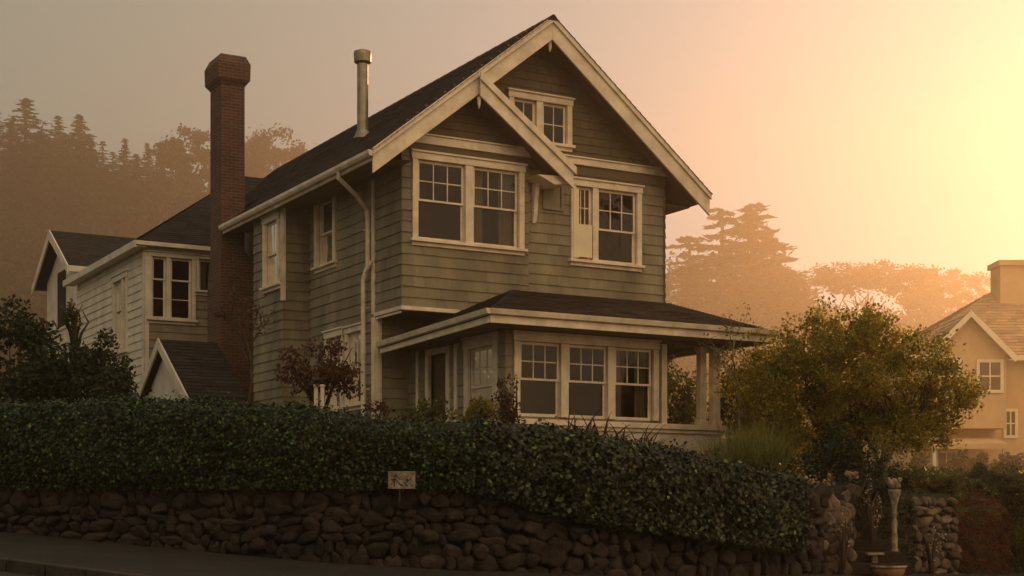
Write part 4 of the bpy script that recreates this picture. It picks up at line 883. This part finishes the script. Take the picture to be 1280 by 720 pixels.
px_shrub('flowering_plant', 'plant with pale flowers on the left pier', 'plant', 1048, 1076, 582, 612, 23.3, 260, .05, 'flower', 41, depth=.12, clumps=12, stems=6)
px_shrub('flowering_plant', 'lower plant with pale flowers beside the white stone', 'plant', 1026, 1048, 590, 614, 23.3, 160, .045, 'flower', 42, depth=.12, clumps=9, stems=5)

# ------------------------------------------------------------------ ornaments at the entrance
def at(px, py, Y): return (gx(px, Y), Y, gz(py, Y))
o = MB(); b = at(1006, 618, 22.6); o.blob((0, 0, .05), .10, 3, .3, 2, (1.1, 1, .8)); o.blob((.01, 0, .15), .085, 9, .3, 2, (1, 1, .8)); o.blob((-.01, 0, .235), .06, 6, .3, 2, (1, 1, .7))
o = o.build('stone_cairn', 'pale_stone', None, smooth=True); o.location = b; tag(o, 'little stack of white stones on top of the left pier', 'stones')
o = MB(); o.lathe((0, 0, 0), [(.13, 0), (.14, .06), (.075, .10), (.055, .16), (.068, .24), (.045, .30), (.055, .42), (.04, .5), (.05, .62), (.03, .70), (.055, .74), (.035, .78), (.045, .86), (.085, 1.0), (.10, 1.05), (.10, 1.07), (.06, 1.06)], 16)
ur = empty('urn_pedestal', at(1118, 712, 23.2), 'slim white stone pedestal with a flared bowl in front of the steps', 'pedestal'); ur.scale = (1, 1, (712-612)/F*23.2/1.07); o.build('pedestal', 'pale_stone', ur, smooth=True)
o = MB()
for i, (x, y, z, r) in enumerate(((-.05, 0, 1.15, .055), (.05, .02, 1.14, .05), (0, 0, 1.18, .05), (-.08, 0, 1.2, .03), (.08, 0, 1.2, .035))): o.blob((x, y, z), r, i*2.2, .4, 2)
o.build('stone_fruit', 'pale_stone', ur, smooth=True)
pot = empty('planter_bowl', at(1110, 726, 22.6), 'wide round terracotta bowl with a pale rim at the foot of the steps', 'planter'); o = MB(); o.lathe((0, 0, 0), [(.18, 0), (.24, .12), (.265, .20), (.24, .20), (.22, .14)], 28); o.build('bowl', 'terracotta', pot, smooth=True)
o = MB(); o.lathe((0, 0, 0), [(.268, .195), (.285, .205), (.285, .235), (.255, .237), (.25, .20)], 28); o.build('rim', 'pale_stone', pot, smooth=True)
ben = empty('stone_slab', at(1093, 712, 22.8), 'small pale stone slab seat beside the pedestal', 'seat'); o = MB(); o.box(-.13, .13, -.1, .1, .22, .26); o.build('seat', 'pale_stone', ben, bevel=.01); o = MB(); o.box(-.04, .04, -.05, .05, 0, .218); o.build('leg', 'pale_stone', ben, bevel=.008)
px_shrub('flowering_plant', 'tall straggly plant with pale flowers left of the slim pedestal', 'plant', 1076, 1104, 584, 668, 22.9, 170, .045, 'flower', 43, depth=.12, clumps=16, stems=9)
px_shrub('flowering_plant', 'pale blossoms hanging low against the left stone pier', 'plant', 1036, 1070, 632, 700, 22.35, 90, .05, 'flower', 44, depth=.1, clumps=12, stems=5)
px_shrub('flowering_plant', 'pale blossoms in the middle of the right stone pier', 'plant', 1140, 1190, 640, 712, 23.85, 110, .045, 'flower', 45, depth=.1, clumps=14, stems=5)
bt = tree('birch_sapling', 'thin birch with speckled white bark rising from the garden steps', 'tree', at(1101, 640, 24.6), 1.0, .04, 'gold_leaf', 260, .06, 22, lean=(.08, 0, 1), depth=1, spread=.4, clump=.12, trunk=.85, barkm='birch', nb=2)
# posts by the side wall
for px, lab in ((395, 'white garden post left of its twin under the reddish shrub'), (403, 'white garden post right of its twin under the reddish shrub')):
    q = MB(); q.box(-.03, .03, -.03, .03, 0, gz(484, 23.9)-.4); q.box(-.04, .04, -.04, .04, gz(484, 23.9)-.398, gz(484, 23.9)-.36); q = q.build('garden_post', 'white', None, bevel=.006); q.location = (gx(px, 23.9), 23.9, .4); tag(q, lab, 'post', 'white garden posts')
# sign
sg = empty('wall_sign', at(502, 600, 18.45), 'small white sign with two dark brushed marks at the foot of the hedge', 'sign', rz=0); wS, hS = 34/F*18.45, 22/F*18.45
q = MB(); q.box(-wS/2, wS/2, 0, .015, -hS/2, hS/2); q.build('board', 'pale_stone', sg, bevel=.003)
q = MB(); q.box(-wS*.08-.01, -wS*.08+.01, .016, .036, -hS/2-.16, hS*.3); q.build('post', 'bark', sg)
def U(x, y): return ((x-382)/415*wS, -.004, -(y-358)/250*hS)
q = MB()
for st, r in (([(300, 268), (285, 300), (268, 315)], .0045), ([(318, 295), (300, 290)], .004), ([(222, 352), (262, 352), (290, 345)], .0045), ([(268, 330), (272, 400), (270, 450)], .0055), ([(285, 340), (325, 385), (372, 425), (400, 440)], .005), ([(240, 395), (228, 425)], .0035), ([(250, 370), (280, 395)], .004)): q.tube([U(*p) for p in st], r, 6)
q.build('mark', 'ink', sg)
q = MB()
for st, r in (([(530, 312), (510, 345), (480, 372), (450, 360)], .0035), ([(425, 380), (440, 415), (468, 442)], .005), ([(448, 335), (485, 360), (520, 352)], .0035), ([(500, 395), (545, 440)], .003), ([(470, 372), (450, 405)], .003)): q.tube([U(*p) for p in st], r, 6)
q.build('mark', 'ink', sg)

# ------------------------------------------------------------------ far trees in the haze
def conifer_meshes(seed, h, rb, nl=42, droop=.25):
    rr = random.Random(seed); P, D, Nn = [], [], []
    k = MB(); k.tube([(0, 0, -.5), (0, 0, h*.5), (0, 0, h*.96)], [h*.018, h*.011, .02], 6)
    for i in range(nl):
        f = i/nl; z = h*(.08+.91*f); r = rb*(1-f)**.95*rr.uniform(.75, 1.15)+.10; nb = max(4, int(9-4*f)); a0 = rr.uniform(0, 6)
        for j in range(nb):
            a = a0+2*PI*j/nb+rr.uniform(-.3, .3); L_ = r*rr.uniform(.6, 1.15); z = h*(.08+.91*f)+rr.uniform(-.5, .5)*h*.085*(1-f*.7); d = Vector((math.cos(a), math.sin(a), 0)); up = rr.uniform(-.05, .18)
            k.tube([(0, 0, z), tuple(d*L_*.95+Vector((0, 0, z+L_*(up-droop*.7))))], [.02+.01*L_, .008], 3, cap=False)
            m = int(20+L_*30)
            for q in range(m):
                g = rr.random()**.7; p = d*L_*g+Vector((0, 0, z+L_*(up*g-droop*g*g)))+Vector((rr.gauss(0, .10*L_), rr.gauss(0, .10*L_), rr.gauss(0, .05*L_)-.02))
                P.append(tuple(p)); D.append((d.x, d.y, -.35)); Nn.append((0, 0, .8))
    return k, P, D, Nn
def conifer(seed, h, rb, size=.24, **kw):
    k, P, D, Nn = conifer_meshes(seed, h, rb, **kw); root = bpy.data.objects.new('conifer', None); COL.objects.link(root)
    k.build('trunk', 'bark', root); leaf_obj('crown', P, size, 'fir', root, nrm=Nn, dirs=D, aspect=.35); return root
def broad(seed, h, rw, size=.30, n=4200, name='broadleaf_tree', flat=.55, m='fir', base=.45):
    r2 = np.random.default_rng(seed); root = bpy.data.objects.new(name, None); COL.objects.link(root); k = MB(); rr = random.Random(seed); tips = []
    for d in ((-.4, .1, 1), (.4, -.1, 1), (0, .4, 1.2)): limbs(k, Vector((0, 0, -.5)), Vector(d).normalized(), h*.38, h*.02, 2, rr, tips, .7, .1)
    k.build('trunk', 'bark', root, smooth=True); P = []
    for c in range(30):
        d = r2.normal(size=3); d /= np.linalg.norm(d); d *= r2.random()**.4; cr = r2.uniform(.12, .3)*rw
        m_ = int(n/30); P.append(d*np.array([rw, rw, h*flat*.5])+np.array([0, 0, h*(base+(1-base)*.5)])+r2.normal(size=(m_, 3))*cr*.55*np.array([1, 1, .6]))
    leaf_obj('crown', np.concatenate(P), size, m, root, up=.3); return root
def place(o, px, Y, ytop, hnat, label, cat, group, rz=0, base=None, wide=1.0):
    Y *= K; x = gx(px, Y); zt = gz(ytop, Y); zb = yard(x, Y)-.3 if base is None else base*K
    s = (zt-zb)/hnat; o.location = (x, Y, zb); o.scale = (s*wide, s*wide, s); o.rotation_euler = (0, 0, rz); tag(o, label, cat, group); return o
protoC = [conifer(51, 10, 2.6), conifer(52, 10, 3.3, nl=22, droop=.15), conifer(53, 10, 2.0)]
protoB = [broad(61, 8, 3.0), broad(62, 8, 2.4), broad(63, 7, 2.8, flat=.5)]
used = set()
def far(kind, i, *a, **k):
    p = (protoC if kind == 'c' else protoB)[i]
    o = p if p.name not in used else copy_tree(p); used.add(p.name); return place(o, *a, **k)
GL, GR = 'misty trees on the left ridge', 'misty trees on the right ridge'
far('c', 1, 32, 74, 117, 10, 'broad misty conifer, tallest on the left ridge', 'tree', GL, wide=1.9)
far('c', 0, 99, 76, 141, 10, 'pointed misty conifer, second tallest on the left ridge', 'tree', GL, rz=1, wide=1.7)
far('c', 0, 73, 78, 143, 10, 'loose misty conifer between the two tallest conifers on the left', 'tree', GL, rz=3, wide=1.4)
far('c', 1, -6, 74, 128, 10, 'misty conifer cut by the left edge of the picture', 'tree', GL, rz=2)
far('c', 1, 128, 78, 172, 10, 'low misty conifer just right of the second tallest conifer', 'tree', GL, rz=1)
far('c', 2, 156, 80, 170, 10, 'small slim conifer in the dip of the left ridge', 'tree', GL, rz=2, wide=1.3)
far('c', 0, 184, 82, 177, 10, 'smallest conifer in the dip, just left of the chimney trees', 'tree', GL, rz=3)
far('b', 0, 215, 80, 178, 8, 'misty round tree left of the brick chimney', 'tree', GL, rz=4)
far('b', 1, 242, 78, 163, 8, 'taller misty round tree touching the left side of the chimney', 'tree', GL, rz=5, wide=1.1)
far('b', 2, 292, 78, 178, 7, 'misty tree mostly hidden behind the brick chimney', 'tree', GL, rz=2)
far('b', 0, 348, 80, 166, 8, 'misty round tree right of the brick chimney above the roof', 'tree', GL, rz=3)
far('b', 1, 322, 82, 176, 8, 'small misty tree close to the right side of the chimney', 'tree', GL, rz=1)
far('c', 1, 60, 70, 165, 10, 'dark conifer on the slope below the tallest left ones', 'tree', GL, rz=4, wide=1.3)
far('c', 0, 14, 75, 150, 10, 'small misty conifer among the crowd of firs on the left slope', 'tree', GL, rz=2, wide=1.5)
far('c', 2, 50, 72, 160, 10, 'small misty conifer among the crowd of firs on the left slope', 'tree', GL, rz=4, wide=2.2)
far('c', 1, 86, 74, 168, 10, 'small misty conifer among the crowd of firs on the left slope', 'tree', GL, rz=1, wide=1.4)
far('c', 0, 112, 77, 166, 10, 'small misty conifer among the crowd of firs on the left slope', 'tree', GL, rz=5, wide=1.6)
far('c', 1, 141, 79, 186, 10, 'small misty conifer among the crowd of firs on the left slope', 'tree', GL, rz=2, wide=1.3)
far('c', 2, 170, 79, 190, 10, 'small misty conifer among the crowd of firs on the left slope', 'tree', GL, rz=3, wide=2.0)
far('c', 0, 200, 80, 190, 10, 'small misty conifer among the crowd of firs on the left slope', 'tree', GL, rz=1, wide=1.5)
far('c', 1, 228, 80, 186, 10, 'small misty conifer among the crowd of firs on the left slope', 'tree', GL, rz=2, wide=1.4)
far('c', 1, 903, 70, 247, 10, 'large fir right of the house, left one of the pair', 'tree', GR, rz=2, wide=1.7)
far('c', 0, 941, 71, 250, 10, 'large fir right of the house, right one of the pair', 'tree', GR, rz=5, wide=2.3)
far('c', 1, 862, 72, 282, 10, 'lower fir half behind the corner of the house', 'tree', GR, rz=1, wide=1.8)
far('c', 1, 968, 70, 288, 10, 'lower fir with long side boughs right of the fir pair', 'tree', GR, rz=3, wide=1.9)
for px, yt, lab in ((1048, 336, 'flat topped tree, leftmost of the row on the right ridge'), (1085, 328, 'flat topped tree second from the left on the right ridge'), (1108, 331, 'flat topped tree third from the left on the right ridge')):
    pass
U1 = broad(71, 7, 3.4, size=.26, n=2400, name='umbrella_tree', flat=.35, base=.62); place(U1, 1048, 76, 334, 7, 'flat topped tree, leftmost of the row on the right ridge', 'tree', GR, base=9.0, wide=1.6)
o = copy_tree(U1); place(o, 1086, 77, 328, 7, 'flat topped tree, tallest of the row on the right ridge', 'tree', GR, rz=2, base=9.0, wide=1.4)
o = copy_tree(U1); place(o, 1118, 77, 333, 7, 'flat topped tree just right of the tallest of that row', 'tree', GR, rz=4, base=9.0, wide=1.5)
far('b', 2, 1152, 78, 333, 7, 'ragged tree between the flat topped row and the slim pair', 'tree', GR, rz=1, base=8.5)
far('c', 2, 1166, 80, 332, 10, 'slim spiky tree on the right ridge', 'tree', GR, rz=1, base=9, wide=1.5)
far('b', 1, 1192, 80, 338, 8, 'small round tree on the right ridge above the neighbour roof', 'tree', GR, rz=3, base=9)
far('b', 0, 1228, 80, 343, 8, 'low tree on the right ridge left of the neighbour chimney', 'tree', GR, rz=6, base=9)
far('b', 2, 1290, 80, 343, 7, 'low tree on the right ridge behind the neighbour chimney', 'tree', GR, rz=2, base=9)
# the woods on the slopes, one mass
def wood(name, label, cells, seed, m='fir'):
    r2 = np.random.default_rng(seed); P = []
    for (px, Y, yt, w_, n) in cells:
        Y *= K; w_ *= K
        x, zt = gx(px, Y), gz(yt, Y); c = r2.normal(size=(26, 3)); c /= np.linalg.norm(c, axis=1)[:, None]
        for q in c:
            P.append(np.array([x, Y, zt-w_*.8])+q*np.array([w_, w_, w_*.8])*r2.random()**.3+r2.normal(size=(n//26, 3))*w_*.16)
    P = np.concatenate(P); return tag(leaf_obj(name, P, .25*K, m, None, up=.3), label, 'wood', kind='stuff')
rr = random.Random(3); cells = []
for i in range(190):
    px = rr.uniform(-60, 400); Y = rr.uniform(54, 78); crest = 222+30*sm(60, 190, px)-38*sm(200, 330, px); yt = crest+(78-Y)*6.5+rr.uniform(-6, 20)
    cells.append((px, Y, yt-8, rr.uniform(1.4, 2.5), 1500))
wood('hillside_wood', 'dense misty wood covering the hillside behind the left houses', cells, 5)
cells = []
for i in range(80):
    px = rr.uniform(830, 1330); Y = rr.uniform(58, 78); crest = 330+45*sm(960, 1010, px)-5*sm(1100, 1250, px)-30*(1-sm(840, 900, px)); yt = crest+(78-Y)*4+rr.uniform(-3, 12)
    cells.append((px, Y, yt, rr.uniform(1.4, 2.4), 1400))
wood('hillside_wood', 'golden misty wood on the ridge behind the porch and neighbour house', cells, 6)

# ------------------------------------------------------------------ unseen trees added behind the viewer to block low sky light
SKY_BLOCKERS = [(x, y-9, s*1.25, k, j) for x, y, s, k, j in [(-30, -9, 1.9, 'c', 0), (-22, -11, 1.8, 'b', 0), (-15, -8, 1.75, 'c', 1), (-9, -10, 2.1, 'b', 1), (-3.5, -8, 1.8, 'b', 0), (2.5, -9, 1.9, 'c', 1), (8, -8, 2.1, 'b', 2), (14, -10, 1.8, 'c', 0), (21, -9, 2.0, 'b', 1), (29, -8, 1.8, 'c', 1)]]
for i, (x, y, s, kd, j) in enumerate(SKY_BLOCKERS):
    o = copy_tree((protoC if kd == 'c' else protoB)[j]); o.location = (x, y, hs(x, y)-.3); o.scale = (s*1.2, s*1.0, s*1.2); o.rotation_euler = (0, 0, i*1.3)
    tag(o, 'tall dark tree added out of view behind the viewer to block sky light', 'tree', 'added trees blocking the low sky')
SUN_BLOCKERS = [(15.5, 27, 1.75, 'b', 1), (17.5, 32, 1.5, 'c', 1), (19, 37, 1.9, 'b', 0), (21, 43, 1.65, 'c', 1), (23, 48, 2.0, 'b', 2), (25.5, 54, 1.75, 'c', 0), (28, 60, 2.1, 'b', 1)]  # unseen trees added right of frame, keeping sun off foreground and near haze
for i, (x, y, s, kd, j) in enumerate(SUN_BLOCKERS):
    o = copy_tree((protoC if kd == 'c' else protoB)[j]); o.location = (x+3.2, y, yard(x, y)-.3); o.scale = (s, s, s); o.rotation_euler = (0, 0, i*1.7)
    tag(o, 'tall tree added out of view on the right to shade the foreground', 'tree', 'added trees blocking the low sun')
# ------------------------------------------------------------------ haze
def haze():
    mb = MB(); mb.box(-580, 580, -60, 580, -9, 145)
    m = bpy.data.materials.new('haze'); m.use_nodes = True; n = m.node_tree.nodes; l = m.node_tree.links; n.remove(n['Principled BSDF'])
    v = n.new('ShaderNodeVolumePrincipled'); v.inputs['Color'].default_value = (.78, .60, .44, 1); v.inputs['Density'].default_value = HAZE; v.inputs['Anisotropy'].default_value = .738
    l.new(v.outputs[0], n['Material Output'].inputs['Volume']); o = mb.build('haze', m); return tag(o, kind='stuff')
HAZE = .00145
hz = haze()
